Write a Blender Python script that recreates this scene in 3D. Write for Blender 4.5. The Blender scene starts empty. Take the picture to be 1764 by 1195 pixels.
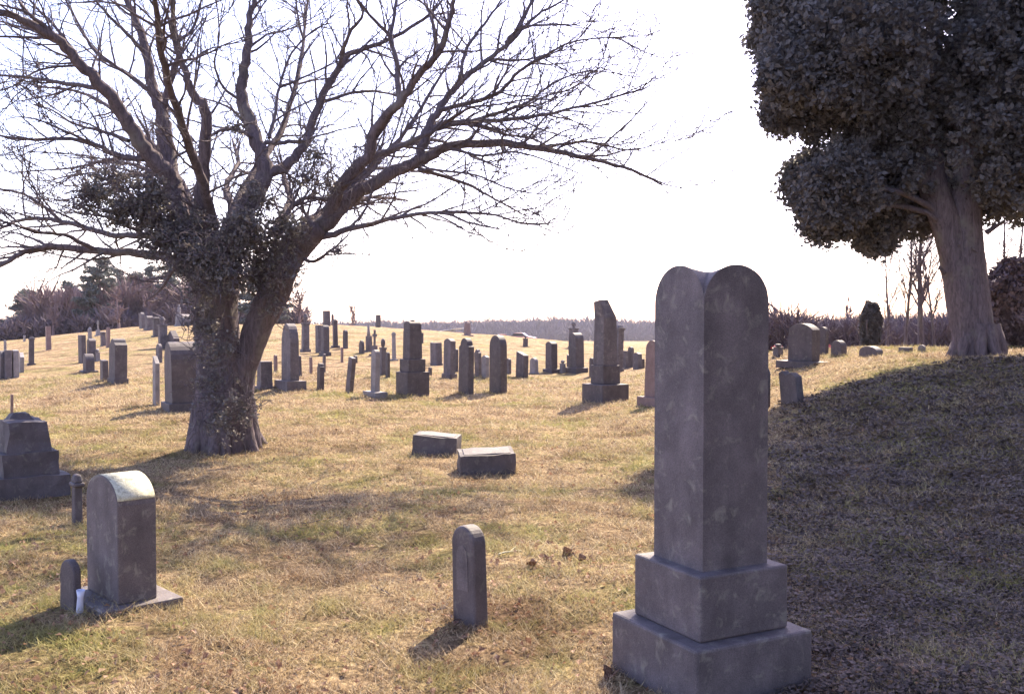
import bpy, bmesh, math, random
import numpy as np
from mathutils import Vector, Matrix, Euler

# ------------------------------------------------------------------ camera, sky, sun, exposure
SC = bpy.context.scene
EYE = 1.5
FPX = 1715.0
PITCH = math.atan(47.5 / FPX)
cam_data = bpy.data.cameras.new("camera")
cam_data.sensor_width = 36.0
cam_data.lens = FPX / 1764.0 * 36.0
cam_data.clip_start = 0.05
cam_data.clip_end = 9000
cam = bpy.data.objects.new("camera", cam_data)
SC.collection.objects.link(cam)
cam.location = (0, 0, EYE)
cam.rotation_euler = (math.radians(90) - PITCH, 0, 0)
SC.camera = cam

SUN_AZ = math.radians(22.0)      # from +Y towards +X
SUN_EL = math.radians(42.0)
w = bpy.data.worlds.new("World")
SC.world = w
w.use_nodes = True
nt = w.node_tree
sky = nt.nodes.new('ShaderNodeTexSky')
sky.sky_type = 'NISHITA'
sky.sun_disc = False
sky.sun_elevation = SUN_EL
sky.sun_rotation = SUN_AZ
sky.air_density = 1.0
sky.dust_density = 1.0
sky.ozone_density = 1.0
bg = nt.nodes['Background']
bg.inputs['Strength'].default_value = 0.14
tint = nt.nodes.new('ShaderNodeMix'); tint.data_type = 'RGBA'; tint.blend_type = 'MULTIPLY'
tint.inputs[0].default_value = 1.0
tint.inputs[7].default_value = (1.11, .93, 1.06, 1)
nt.links.new(sky.outputs[0], tint.inputs[6]); nt.links.new(tint.outputs[2], bg.inputs['Color'])

sd = bpy.data.lights.new("sun", 'SUN')
sd.energy = 5.0
sd.angle = math.radians(0.5)
sd.color = (1.0, 0.86, 0.64)
so = bpy.data.objects.new("sun", sd)
SC.collection.objects.link(so)
SDIR = Vector((math.cos(SUN_EL) * math.sin(SUN_AZ), math.cos(SUN_EL) * math.cos(SUN_AZ), math.sin(SUN_EL)))
so.rotation_euler = SDIR.to_track_quat('Z', 'Y').to_euler()
so.location = (10, 30, 40)

SC.view_settings.view_transform = 'Standard'
SC.view_settings.look = 'None'
SC.view_settings.exposure = 1.7
SC.view_settings.gamma = 1.0
SC.cycles.max_bounces = 8
SC.cycles.transparent_max_bounces = 8

rnd = random.Random(7)
RNG = np.random.default_rng(11)
COL = SC.collection

# ------------------------------------------------------------------ terrain
def ss(a, b, x):
    t = np.clip((x - a) / (b - a), 0, 1)
    return t * t * (3 - 2 * t)

RU = [(-500, -1.0), (-150, -0.5), (0, .17), (150, .73), (230, 1.05), (330, 1.15), (500, 1.22), (600, 1.15), (720, .87),
      (850, .56), (1000, .1), (1130, -.25), (1330, -.3), (2500, -.3)]
RUX = [(p - 882) / FPX for p, _ in RU]
RUZ = [z for _, z in RU]
def terrain(X, Y):
    X = np.asarray(X, float); Y = np.asarray(Y, float)
    u = X / np.maximum(Y, 8.0)
    R = np.interp(u, RUX, RUZ)
    z = ss(8, 60, Y) * R * (1 - ss(80, 200, Y))
    z = z + .95 * ss(1.0, 7.0, X) * ss(4, 14, Y) * (1 - ss(19, 38, Y)) * (1 - ss(30, 60, X))
    z = z + np.interp(Y, [60, 100, 220, 400, 600, 760, 900, 1400, 5000], [0, -1.2, -3.3, -22, -20, -11, -14, -40, -60])
    far = ss(450, 760, Y)
    z = z + far * (1.6 * np.sin(X * .0092 + 1.3) + 1.0 * np.sin(X * .021 + .4) + .5 * np.sin(X * .05))
    z = z + .02 * np.sin(X * 1.7 + 1.1 * Y) + .018 * np.sin(2.3 * Y - X * .9 + 2) + .012 * np.sin(4.1 * X + 3.3 * Y)
    return z
def gz(x, y):
    return float(terrain(x, y))

def ray(px, py):
    a = (px - 882.0) / FPX
    b = (597.5 - py) / FPX
    return Vector((a, math.cos(PITCH) + b * math.sin(PITCH), -math.sin(PITCH) + b * math.cos(PITCH)))
def at(px, py, Y):
    r = ray(px, py)
    return Vector((0, 0, EYE)) + r * (Y / r.y)
def ground(px, py):
    r = ray(px, py)
    t = 2.0
    while t < 400:
        p = Vector((0, 0, EYE)) + r * t
        if p.z < gz(p.x, p.y):
            lo, hi = t / 1.02, t
            for _ in range(18):
                m = (lo + hi) / 2
                p = Vector((0, 0, EYE)) + r * m
                if p.z < gz(p.x, p.y): hi = m
                else: lo = m
            return p
        t *= 1.02
    p = Vector((0, 0, EYE)) + r * 58
    p.z = gz(p.x, p.y)
    return p

# ------------------------------------------------------------------ materials
def new_mat(name, rough=.9, spec=.3):
    m = bpy.data.materials.new(name)
    m.use_nodes = True
    n = m.node_tree
    b = n.nodes['Principled BSDF']
    b.inputs['Roughness'].default_value = rough
    b.inputs['Specular IOR Level'].default_value = spec
    return m, n, b
def noise(n, scale, detail=6, rough=.6, coord=None, dist=0.0):
    t = n.nodes.new('ShaderNodeTexNoise')
    t.inputs['Scale'].default_value = scale
    t.inputs['Detail'].default_value = detail
    t.inputs['Roughness'].default_value = rough
    t.inputs['Distortion'].default_value = dist
    if coord is not None: n.links.new(coord, t.inputs['Vector'])
    return t
def ramp(n, fac, stops, interp='LINEAR'):
    r = n.nodes.new('ShaderNodeValToRGB')
    r.color_ramp.interpolation = interp
    el = r.color_ramp.elements
    while len(el) < len(stops): el.new(.5)
    for e, (p, c) in zip(el, stops):
        e.position = p
        e.color = (*c, 1) if len(c) == 3 else c
    n.links.new(fac, r.inputs[0])
    return r
def mix(n, fac, a, b, mode='MIX'):
    x = n.nodes.new('ShaderNodeMix')
    x.data_type = 'RGBA'; x.blend_type = mode
    for s, v in ((0, fac), (6, a), (7, b)):
        if isinstance(v, (int, float)): x.inputs[s].default_value = v
        elif isinstance(v, tuple): x.inputs[s].default_value = (*v, 1)
        else: n.links.new(v, x.inputs[s])
    return x.outputs[2]
def bump(n, b, h, strength=.5, dist=.02):
    bp = n.nodes.new('ShaderNodeBump')
    bp.inputs['Strength'].default_value = strength
    bp.inputs['Distance'].default_value = dist
    n.links.new(h, bp.inputs['Height'])
    n.links.new(bp.outputs[0], b.inputs['Normal'])
def wpos(n):
    g = n.nodes.new('ShaderNodeNewGeometry')
    return g.outputs['Position']

def stone_mat(name, c0, c1, lichen, lich_amt=.5, scale=6):
    m, n, b = new_mat(name, .68, .4)
    p = wpos(n)
    a = noise(n, scale, 8, .65, p)
    base = ramp(n, a.outputs['Fac'], [(.3, c0), (.7, c1)])
    g = noise(n, 220, 3, .7, p)
    sp = ramp(n, g.outputs['Fac'], [(.35, (.6, .6, .6)), (.6, (1.15, 1.15, 1.15))])
    c = mix(n, .8, base.outputs[0], sp.outputs[0], 'MULTIPLY')
    l = noise(n, 14, 6, .7, p, .6)
    lr = ramp(n, l.outputs['Fac'], [(.62 - .12 * lich_amt, (0, 0, 0)), (.72, (1, 1, 1))])
    c2 = mix(n, lr.outputs[0], c, lichen)
    # rain streaks: noise stretched vertically
    mp = n.nodes.new('ShaderNodeMapping'); mp.inputs['Scale'].default_value = (11, 11, 1.6)
    n.links.new(p, mp.inputs[0])
    st = noise(n, 1.0, 4, .6, mp.outputs[0])
    sr = ramp(n, st.outputs['Fac'], [(.35, (.8, .79, .79)), (.65, (1.05, 1.05, 1.05))])
    c3 = mix(n, .7, c2, sr.outputs[0], 'MULTIPLY')
    n.links.new(c3, b.inputs['Base Color'])
    h = noise(n, 70, 6, .7, p)
    bump(n, b, h.outputs['Fac'], .55, .006)
    return m
M = {}
M['granite'] = stone_mat('grey_granite', (.085, .072, .076), (.175, .146, .154), (.24, .22, .19), .6)
M['dark'] = stone_mat('dark_stone', (.070, .058, .062), (.128, .105, .11), (.17, .155, .135), .6)
M['marble'] = stone_mat('weathered_marble', (.19, .17, .175), (.32, .29, .285), (.17, .16, .14), .5)
M['lichened'] = stone_mat('lichened_granite', (.095, .08, .085), (.165, .138, .143), (.28, .26, .22), .7)
M['brown'] = stone_mat('brown_sandstone', (.19, .125, .115), (.27, .185, .17), (.26, .22, .19), .4)

def bark_mat(name, c0, c1, sc=1.0):
    m, n, b = new_mat(name, .95, .15)
    p = wpos(n)
    mp = n.nodes.new('ShaderNodeMapping'); mp.inputs['Scale'].default_value = (26 * sc, 26 * sc, 5 * sc)
    n.links.new(p, mp.inputs[0])
    a = noise(n, 1.0, 8, .7, mp.outputs[0], 1.0)
    r = ramp(n, a.outputs['Fac'], [(.32, c0), (.66, c1)])
    g = noise(n, 3.0, 4, .6, p)
    gr = ramp(n, g.outputs['Fac'], [(.55, (0, 0, 0)), (.75, (1, 1, 1))])
    c = mix(n, gr.outputs[0], r.outputs[0], (.22, .20, .17))
    n.links.new(c, b.inputs['Base Color'])
    bump(n, b, a.outputs['Fac'], 1.0, .035)
    return m
M['bark'] = bark_mat('bark', (.08, .065, .07), (.22, .175, .185))
M['twig'] = bark_mat('twig_bark', (.11, .09, .10), (.20, .165, .18))
M['farbark'] = bark_mat('far_bark', (.16, .11, .115), (.26, .19, .19))

def leaf_mat(name, c0, c1, c2, trans=.15, scale=5, rough=.6):
    m, n, b = new_mat(name, rough, .3)
    p = wpos(n)
    a = noise(n, scale, 4, .7, p)
    f = noise(n, 60, 2, .7, p)
    r = ramp(n, a.outputs['Fac'], [(.3, c0), (.5, c1), (.7, c2)])
    s = ramp(n, f.outputs['Fac'], [(.35, (.6, .6, .6)), (.65, (1.3, 1.3, 1.3))])
    c = mix(n, .9, r.outputs[0], s.outputs[0], 'MULTIPLY')
    n.links.new(c, b.inputs['Base Color'])
    if trans > 0:
        t = n.nodes.new('ShaderNodeBsdfTranslucent')
        n.links.new(c, t.inputs['Color'])
        x = n.nodes.new('ShaderNodeMixShader'); x.inputs[0].default_value = trans
        out = n.nodes['Material Output']
        n.links.new(b.outputs[0], x.inputs[1]); n.links.new(t.outputs[0], x.inputs[2])
        n.links.new(x.outputs[0], out.inputs['Surface'])
    return m
M['leaf'] = leaf_mat('evergreen_leaf', (.10, .09, .09), (.135, .125, .12), (.17, .155, .155), .22)
M['needle'] = leaf_mat('conifer_needle', (.11, .115, .12), (.15, .16, .14), (.18, .19, .17), .15, .6)
M['vine'] = leaf_mat('vine_leaf', (.13, .12, .12), (.18, .165, .15), (.24, .20, .19), .2)
M['brush'] = leaf_mat('thicket_twig', (.11, .085, .10), (.15, .115, .13), (.19, .15, .16), 0, .3, .9)
M['farwood'] = leaf_mat('far_wood', (.05, .042, .06), (.07, .056, .075), (.09, .07, .09), 0, .02, .95)
M['rust'] = leaf_mat('russet_leaf', (.20, .12, .11), (.27, .17, .14), (.32, .22, .17), .2, .5)

def grass_ground():
    m, n, b = new_mat('dry_lawn', .95, .1)
    p = wpos(n)
    a = noise(n, .55, 5, .6, p)           # broad green patches
    a2 = noise(n, 3.2, 6, .7, p, .5)
    f = noise(n, 26, 8, .75, p)
    ff = noise(n, 120, 4, .8, p)
    tan = ramp(n, f.outputs['Fac'], [(.34, (.065, .048, .045)), (.45, (.24, .178, .115)), (.55, (.43, .33, .205)), (.67, (.74, .61, .42))])
    grn = ramp(n, f.outputs['Fac'], [(.34, (.05, .052, .032)), (.5, (.22, .205, .08)), (.68, (.52, .48, .21))])
    s = n.nodes.new('ShaderNodeMath'); s.operation = 'ADD'
    n.links.new(a.outputs['Fac'], s.inputs[0]); n.links.new(a2.outputs['Fac'], s.inputs[1])
    gm = ramp(n, s.outputs[0], [(.47 * 2 - .0, (0, 0, 0)), (.999, (0, 0, 0))])
    hm = n.nodes.new('ShaderNodeMapRange'); hm.inputs[1].default_value = .96; hm.inputs[2].default_value = 1.2
    n.links.new(s.outputs[0], hm.inputs[0])
    c = mix(n, hm.outputs[0], tan.outputs[0], grn.outputs[0])
    # reddish brown leaf litter
    l = noise(n, 1.6, 6, .7, p, .8)
    lm = ramp(n, l.outputs['Fac'], [(.55, (0, 0, 0)), (.68, (.7, .7, .7))])
    c = mix(n, lm.outputs[0], c, mix(n, .5, tan.outputs[0], (.27, .15, .11)))
    mm = noise(n, 5.5, 5, .75, p, .4)
    mr = ramp(n, mm.outputs['Fac'], [(.36, (.50, .47, .45)), (.5, (.95, .95, .95)), (.64, (1.3, 1.28, 1.22))])
    c = mix(n, .85, c, mr.outputs[0], 'MULTIPLY')
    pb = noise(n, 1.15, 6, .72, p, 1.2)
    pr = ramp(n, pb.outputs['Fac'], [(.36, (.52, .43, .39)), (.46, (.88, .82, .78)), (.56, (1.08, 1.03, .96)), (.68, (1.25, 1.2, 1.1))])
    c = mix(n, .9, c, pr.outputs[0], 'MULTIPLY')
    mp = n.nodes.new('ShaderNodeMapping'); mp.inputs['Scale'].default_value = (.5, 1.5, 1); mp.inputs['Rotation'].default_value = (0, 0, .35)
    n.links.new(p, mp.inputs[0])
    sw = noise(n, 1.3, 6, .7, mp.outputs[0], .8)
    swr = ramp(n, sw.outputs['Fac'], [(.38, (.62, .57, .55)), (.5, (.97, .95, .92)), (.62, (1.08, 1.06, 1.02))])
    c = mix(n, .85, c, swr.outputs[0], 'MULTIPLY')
    s2 = ramp(n, ff.outputs['Fac'], [(.35, (.55, .55, .55)), (.65, (1.3, 1.3, 1.3))])
    c = mix(n, .8, c, s2.outputs[0], 'MULTIPLY')
    n.links.new(c, b.inputs['Base Color'])
    h = n.nodes.new('ShaderNodeMath'); h.operation = 'ADD'
    n.links.new(f.outputs['Fac'], h.inputs[0]); n.links.new(ff.outputs['Fac'], h.inputs[1])
    bump(n, b, h.outputs[0], .9, .03)
    return m
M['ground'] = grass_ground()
def blade_mat(name, stops, green):
    m, n, b = new_mat(name, .7, .25)
    p = wpos(n)
    f = noise(n, 45, 3, .8, p)
    r = ramp(n, f.outputs['Fac'], stops)
    a = noise(n, .55, 5, .6, p); a2 = noise(n, 3.2, 6, .7, p, .5)
    s = n.nodes.new('ShaderNodeMath'); s.operation = 'ADD'
    n.links.new(a.outputs['Fac'], s.inputs[0]); n.links.new(a2.outputs['Fac'], s.inputs[1])
    hm = n.nodes.new('ShaderNodeMapRange'); hm.inputs[1].default_value = .96; hm.inputs[2].default_value = 1.2
    n.links.new(s.outputs[0], hm.inputs[0])
    c = mix(n, hm.outputs[0], r.outputs[0], green)
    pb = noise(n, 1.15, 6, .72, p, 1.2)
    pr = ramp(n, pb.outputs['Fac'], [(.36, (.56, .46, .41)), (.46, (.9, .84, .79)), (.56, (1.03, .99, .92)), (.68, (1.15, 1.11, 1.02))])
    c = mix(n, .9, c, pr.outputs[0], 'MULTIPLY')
    n.links.new(c, b.inputs['Base Color'])
    t = n.nodes.new('ShaderNodeBsdfTranslucent'); n.links.new(c, t.inputs['Color'])
    x = n.nodes.new('ShaderNodeMixShader'); x.inputs[0].default_value = .3
    out = n.nodes['Material Output']
    n.links.new(b.outputs[0], x.inputs[1]); n.links.new(t.outputs[0], x.inputs[2]); n.links.new(x.outputs[0], out.inputs['Surface'])
    return m
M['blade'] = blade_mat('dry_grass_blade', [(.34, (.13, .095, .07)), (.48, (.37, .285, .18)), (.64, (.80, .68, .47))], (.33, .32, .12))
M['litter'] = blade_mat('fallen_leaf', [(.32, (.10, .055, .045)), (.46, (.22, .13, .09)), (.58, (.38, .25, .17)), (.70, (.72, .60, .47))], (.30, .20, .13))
def plain(name, col, rough=.5, metal=0.0, coat=0.0):
    m, n, b = new_mat(name, rough, .5)
    p = wpos(n)
    a = noise(n, 8, 4, .6, p)
    r = ramp(n, a.outputs['Fac'], [(.3, tuple(v * .82 for v in col)), (.7, col)])
    n.links.new(r.outputs[0], b.inputs['Base Color'])
    b.inputs['Metallic'].default_value = metal
    b.inputs['Coat Weight'].default_value = coat
    return m

# ------------------------------------------------------------------ object helpers
def link(o, parent=None):
    COL.objects.link(o)
    if parent is not None: o.parent = parent
    return o
def tag(o, label=None, cat=None, group=None, kind=None):
    if label: o['label'] = label
    if cat: o['category'] = cat
    if group: o['group'] = group
    if kind: o['kind'] = kind
    return o
def mesh_obj(name, verts, faces, mat, parent=None, smooth=False, loc=None):
    me = bpy.data.meshes.new(name)
    me.from_pydata([tuple(v) for v in verts], [], faces)
    me.materials.append(M[mat] if isinstance(mat, str) else mat)
    if smooth: me.shade_smooth()
    me.update()
    o = bpy.data.objects.new(name, me)
    if loc is not None: o.location = loc
    return link(o, parent)
def np_mesh(name, V, n_per, mat, parent=None, loc=None):
    """V: (N*n_per,3) array of separate n-gons"""
    nv = len(V); nf = nv // n_per
    me = bpy.data.meshes.new(name)
    me.vertices.add(nv); me.vertices.foreach_set('co', V.astype(np.float32).ravel())
    me.loops.add(nv); me.loops.foreach_set('vertex_index', np.arange(nv, dtype=np.int32))
    me.polygons.add(nf); me.polygons.foreach_set('loop_start', np.arange(0, nv, n_per, dtype=np.int32))
    me.update(calc_edges=True); me.validate()
    me.materials.append(M[mat] if isinstance(mat, str) else mat)
    o = bpy.data.objects.new(name, me)
    if loc is not None: o.location = loc
    return link(o, parent)
def empty(name, loc, rot=(0, 0, 0)):
    o = bpy.data.objects.new(name, None)
    o.empty_display_size = .2
    o.location = loc; o.rotation_euler = rot
    return link(o)
def bm_obj(name, bm, mat, parent=None, bevel=0, smooth=False):
    me = bpy.data.meshes.new(name)
    bmesh.ops.recalc_face_normals(bm, faces=bm.faces)
    bm.to_mesh(me); bm.free()
    me.materials.append(M[mat] if isinstance(mat, str) else mat)
    if smooth: me.shade_smooth()
    o = bpy.data.objects.new(name, me)
    if bevel:
        md = o.modifiers.new('bevel', 'BEVEL'); md.width = bevel; md.segments = 2
        md.limit_method = 'ANGLE'; md.angle_limit = math.radians(40)
    return link(o, parent)

class Tubes:
    def __init__(s): s.V = []; s.F = []
    def add(s, pts, radii, n=6, wob=0.0, cap=True):
        k0 = len(s.V)
        P = [Vector(p) for p in pts]
        nP = len(P)
        d = (P[1] - P[0]).normalized()
        ref = Vector((0, 0, 1)) if abs(d.z) < .9 else Vector((1, 0, 0))
        a = d.cross(ref).normalized()
        for i in range(nP):
            if i == 0: d = P[1] - P[0]
            elif i == nP - 1: d = P[-1] - P[-2]
            else: d = P[i + 1] - P[i - 1]
            if d.length < 1e-9: d = Vector((0, 0, 1))
            d.normalize()
            a = (a - d * a.dot(d))
            if a.length < 1e-6: a = d.orthogonal()
            a.normalize()
            b = d.cross(a)
            r = radii[i]
            for j in range(n):
                t = 2 * math.pi * j / n
                rr = r * (1 + (wob * math.sin(3 * t + i * .5) * .5 + rnd.uniform(-wob, wob) * .5 if wob else 0))
                s.V.append(P[i] + a * (math.cos(t) * rr) + b * (math.sin(t) * rr))
        for i in range(nP - 1):
            for j in range(n):
                j2 = (j + 1) % n
                s.F.append((k0 + i * n + j, k0 + i * n + j2, k0 + (i + 1) * n + j2, k0 + (i + 1) * n + j))
        if cap:
            s.F.append(tuple(k0 + (nP - 1) * n + j for j in range(n)))
    def build(s, name, mat, parent=None, smooth=True):
        return mesh_obj(name, s.V, s.F, mat, parent, smooth)

def catmull(P, R, sub=4):
    out = []; rr = []
    n = len(P)
    for i in range(n - 1):
        p0 = P[max(i - 1, 0)]; p1 = P[i]; p2 = P[i + 1]; p3 = P[min(i + 2, n - 1)]
        for k in range(sub):
            t = k / sub
            out.append(.5 * ((2 * p1) + (p2 - p0) * t + (2 * p0 - 5 * p1 + 4 * p2 - p3) * t * t + (3 * p1 - p0 - 3 * p2 + p3) * t ** 3))
            rr.append(R[i] * (1 - t) + R[i + 1] * t)
    out.append(P[-1]); rr.append(R[-1])
    return out, rr

def rdir():
    v = Vector((rnd.gauss(0, 1), rnd.gauss(0, 1), rnd.gauss(0, 1)))
    return v.normalized()

def twig_line(T, p, d, L, r0, r1, nseg, sides, bend=.25, up=.0):
    pts = [p.copy()]; rad = [r0]
    dd = d.copy()
    for i in range(nseg):
        dd = (dd + rdir() * bend + Vector((0, 0, up))).normalized()
        p = p + dd * (L / nseg)
        pts.append(p.copy()); rad.append(r0 + (r1 - r0) * (i + 1) / nseg)
    T.add(pts, rad, sides, cap=False)
    return pts, rad

def leaves(C, size, aspect=.6, jitter=.35, rng=RNG, droop=None):
    """quads of leaf outline at centres C (N,3)"""
    N = len(C)
    a = rng.normal(size=(N, 3)); a /= np.linalg.norm(a, axis=1)[:, None]
    b = rng.normal(size=(N, 3))
    if droop is not None: a = a * .5 + np.array(droop); a /= np.linalg.norm(a, axis=1)[:, None]
    b -= a * (a * b).sum(1)[:, None]; b /= np.linalg.norm(b, axis=1)[:, None]
    s = size * (1 + rng.uniform(-jitter, jitter, N))[:, None]
    V = np.empty((N, 4, 3))
    V[:, 0] = C - a * s; V[:, 1] = C + b * s * aspect + a * s * .1; V[:, 2] = C + a * s; V[:, 3] = C - b * s * aspect + a * s * .1
    return V.reshape(-1, 3)

# ------------------------------------------------------------------ ground
def build_ground():
    na, nb = 340, 420
    # fan-free grid: X sinh spaced, Y sinh spaced
    xs = np.sinh(np.linspace(-7.6, 7.6, na)) * 1.7
    ys = np.sinh(np.linspace(0, 7.6, nb)) * 2.0 - 6
    Xg, Yg = np.meshgrid(xs, ys)
    Z = terrain(Xg, Yg)
    V = np.stack([Xg, Yg, Z], -1).reshape(-1, 3)
    idx = np.arange(na * nb).reshape(nb, na)
    F = np.stack([idx[:-1, :-1], idx[:-1, 1:], idx[1:, 1:], idx[1:, :-1]], -1).reshape(-1, 4)
    me = bpy.data.meshes.new('ground')
    me.vertices.add(len(V)); me.vertices.foreach_set('co', V.astype(np.float32).ravel())
    me.loops.add(F.size); me.loops.foreach_set('vertex_index', F.astype(np.int32).ravel())
    me.polygons.add(len(F)); me.polygons.foreach_set('loop_start', np.arange(0, F.size, 4, dtype=np.int32))
    me.update(calc_edges=True); me.validate()
    me.shade_smooth()
    me.materials.append(M['ground'])
    o = bpy.data.objects.new('ground', me); link(o)
    tag(o, 'sloping cemetery lawn of dry tan winter grass with green patches', 'ground', kind='structure')
build_ground()

def scatter_ground(n, y0, y1, power=1.6, margin=.56):
    t = RNG.uniform(0, 1, n)
    Y = y0 * (y1 / y0) ** t
    X = RNG.uniform(-margin, margin, n) * Y
    return X, Y, terrain(X, Y)
def grass_blades():
    n = 330000
    X, Y, Z = scatter_ground(n, 3.4, 24)
    # clumping
    keep = (np.sin(X * 9 + np.sin(Y * 7) * 2) + np.sin(Y * 11 + X * 5) + RNG.normal(0, 1.0, n)) > -.6
    X, Y, Z = X[keep], Y[keep], Z[keep]; n = len(X)
    tuft = np.clip(np.sin(X * 3.1 + 2 * np.sin(Y * 1.7)) * np.sin(Y * 3.7 + 1.5 * np.sin(X * 2.3)) + .3, 0, 1)
    h = RNG.uniform(.012, .042, n) * (1 + .03 * Y) * (1 + .9 * tuft * RNG.uniform(0, 1, n))
    th = RNG.uniform(0, 2 * math.pi, n)
    lean = RNG.normal(0, 1.1, (n, 2))
    wd = RNG.uniform(.0015, .0032, n) * np.maximum(1, Y / 5)
    dx, dy = np.cos(th) * wd, np.sin(th) * wd
    V = np.empty((n, 3, 3))
    V[:, 0] = np.stack([X - dx, Y - dy, Z - .004], -1)
    V[:, 1] = np.stack([X + dx, Y + dy, Z - .004], -1)
    V[:, 2] = np.stack([X + lean[:, 0] * h, Y + lean[:, 1] * h, Z + h], -1)
    o = np_mesh('grass', V.reshape(-1, 3), 3, 'blade')
    tag(o, 'short dry grass blades covering the near lawn', 'grass', kind='stuff')
    # fallen leaves
    n = 15000
    X, Y, Z = scatter_ground(n, 3.4, 22)
    dens = np.sin(X * 1.9 + 1.0) * np.sin(Y * 1.3 + .5) + RNG.normal(0, .6, n)
    k = dens > -.1
    X, Y, Z = X[k], Y[k], Z[k]; n = len(X)
    C = np.stack([X, Y, Z + RNG.uniform(.008, .03, n)], -1)
    a = RNG.normal(size=(n, 3)); a[:, 2] *= .45; a /= np.linalg.norm(a, axis=1)[:, None]
    b = RNG.normal(size=(n, 3)); b[:, 2] *= .45
    b -= a * (a * b).sum(1)[:, None]; b /= np.linalg.norm(b, axis=1)[:, None]
    s = (RNG.uniform(.25, 1, n) ** 2 * .020 + .004)[:, None]
    up = np.array([0, 0, 1.0])
    P = [C - a * s, C - a * s * .2 + b * s * .7 + up * s * .35, C + a * s, C - a * s * .2 - b * s * .7 + up * s * .35]
    V = np.empty((n, 2, 3, 3))
    V[:, 0, 0] = P[0]; V[:, 0, 1] = P[1]; V[:, 0, 2] = P[2]
    V[:, 1, 0] = P[0]; V[:, 1, 1] = P[2]; V[:, 1, 2] = P[3]
    o = np_mesh('leaf_litter', V.reshape(-1, 3), 3, 'litter')
    tag(o, 'scattered small dead leaves lying over the lawn', 'fallen leaves', kind='stuff')
grass_blades()
# ------------------------------------------------------------------ gravestone shapes
ROW = math.radians(-55)          # the rows: broad faces look south-west, stones are seen on the edge
def profile(top, w, h):
    """outline (x,z) anticlockwise, from bottom left"""
    a = w / 2; pts = [(-a, 0), (a, 0)]
    if top == 'flat': pts += [(a, h), (-a, h)]
    elif top == 'round':
        r = min(a, h * .45)
        pts += [(a * math.cos(t), h - r + r * math.sin(t)) for t in [math.pi * k / 14 for k in range(15)]]
    elif top == 'seg':
        r = w * .22
        pts += [(a * math.cos(t) , h - r + r * math.sin(t)) for t in [math.pi * k / 12 for k in range(13)]]
        pts = [(-a, 0), (a, 0), (a, h - r)] + [(a - w * k / 12, h - r + r * math.sin(math.pi * k / 12) ** .8) for k in range(1, 12)] + [(-a, h - r)]
    elif top == 'gothic':
        r = w * .75
        pts += [(a, h - r)] + [(a * (1 - (k / 6) ** 1.7), h - r + r * math.sin(k / 6 * math.pi / 2)) for k in range(1, 7)]
        pts += [(-a * (1 - (k / 6) ** 1.7), h - r + r * math.sin(k / 6 * math.pi / 2)) for k in range(5, -1, -1)]
    elif top == 'shoulder':
        s = a * .28; r = a - s
        pts += [(a, h - r * 1.15), (a - s, h - r * 1.0)] + [((a - s) * math.cos(t), h - r + r * math.sin(t)) for t in [math.pi * k / 10 for k in range(1, 10)]] + [(-a + s, h - r), (-a, h - r * 1.15)]
    elif top == 'ogee':
        s = a * .5
        pts += [(a, h * .84), (s * 1.15, h * .90), (s * .8, h * .97), (0, h), (-s * .8, h * .97), (-s * 1.15, h * .90), (-a, h * .84)]
    elif top == 'peak': pts += [(a, h - w * .35), (0, h), (-a, h - w * .35)]
    elif top == 'slope': pts += [(a, h * .86), (-a, h)]
    elif top == 'broken': pts += [(a, h * .8), (a * .4, h * .93), (-a * .2, h * .88), (-a * .6, h), (-a, h * .95)]
    return pts
def bm_slab(bm, pts, t, z0=0, taper=1.0):
    fr = []; bk = []
    zs = [z for _, z in pts]; zm = max(zs)
    for x, z in pts:
        k = 1 - (1 - taper) * (z / zm)
        fr.append(bm.verts.new((x * k, -t / 2 * k, z + z0))); bk.append(bm.verts.new((x * k, t / 2 * k, z + z0)))
    bm.faces.new(fr); bm.faces.new(list(reversed(bk)))
    n = len(pts)
    for i in range(n):
        j = (i + 1) % n
        bm.faces.new((fr[i], bk[i], bk[j], fr[j]))
def bm_box(bm, w, t, z0, z1, k=1.0, dx=0, dy=0):
    v = []
    for z, s in ((z0, 1), (z1, k)):
        for sx, sy in ((-1, -1), (1, -1), (1, 1), (-1, 1)):
            v.append(bm.verts.new((dx + sx * w / 2 * s, dy + sy * t / 2 * s, z)))
    bm.faces.new(v[3::-1]); bm.faces.new(v[4:])
    for i in range(4):
        j = (i + 1) % 4
        bm.faces.new((v[i], v[j], v[4 + j], v[4 + i]))
def bm_lathe(bm, prof, n=16, dx=0, dy=0):
    rings = []
    for r, z in prof:
        rings.append([bm.verts.new((dx + r * math.cos(2 * math.pi * k / n), dy + r * math.sin(2 * math.pi * k / n), z)) for k in range(n)])
    for i in range(len(rings) - 1):
        for k in range(n):
            bm.faces.new((rings[i][k], rings[i][(k + 1) % n], rings[i + 1][(k + 1) % n], rings[i + 1][k]))
    bm.faces.new(list(reversed(rings[0]))); bm.faces.new(rings[-1])
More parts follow.
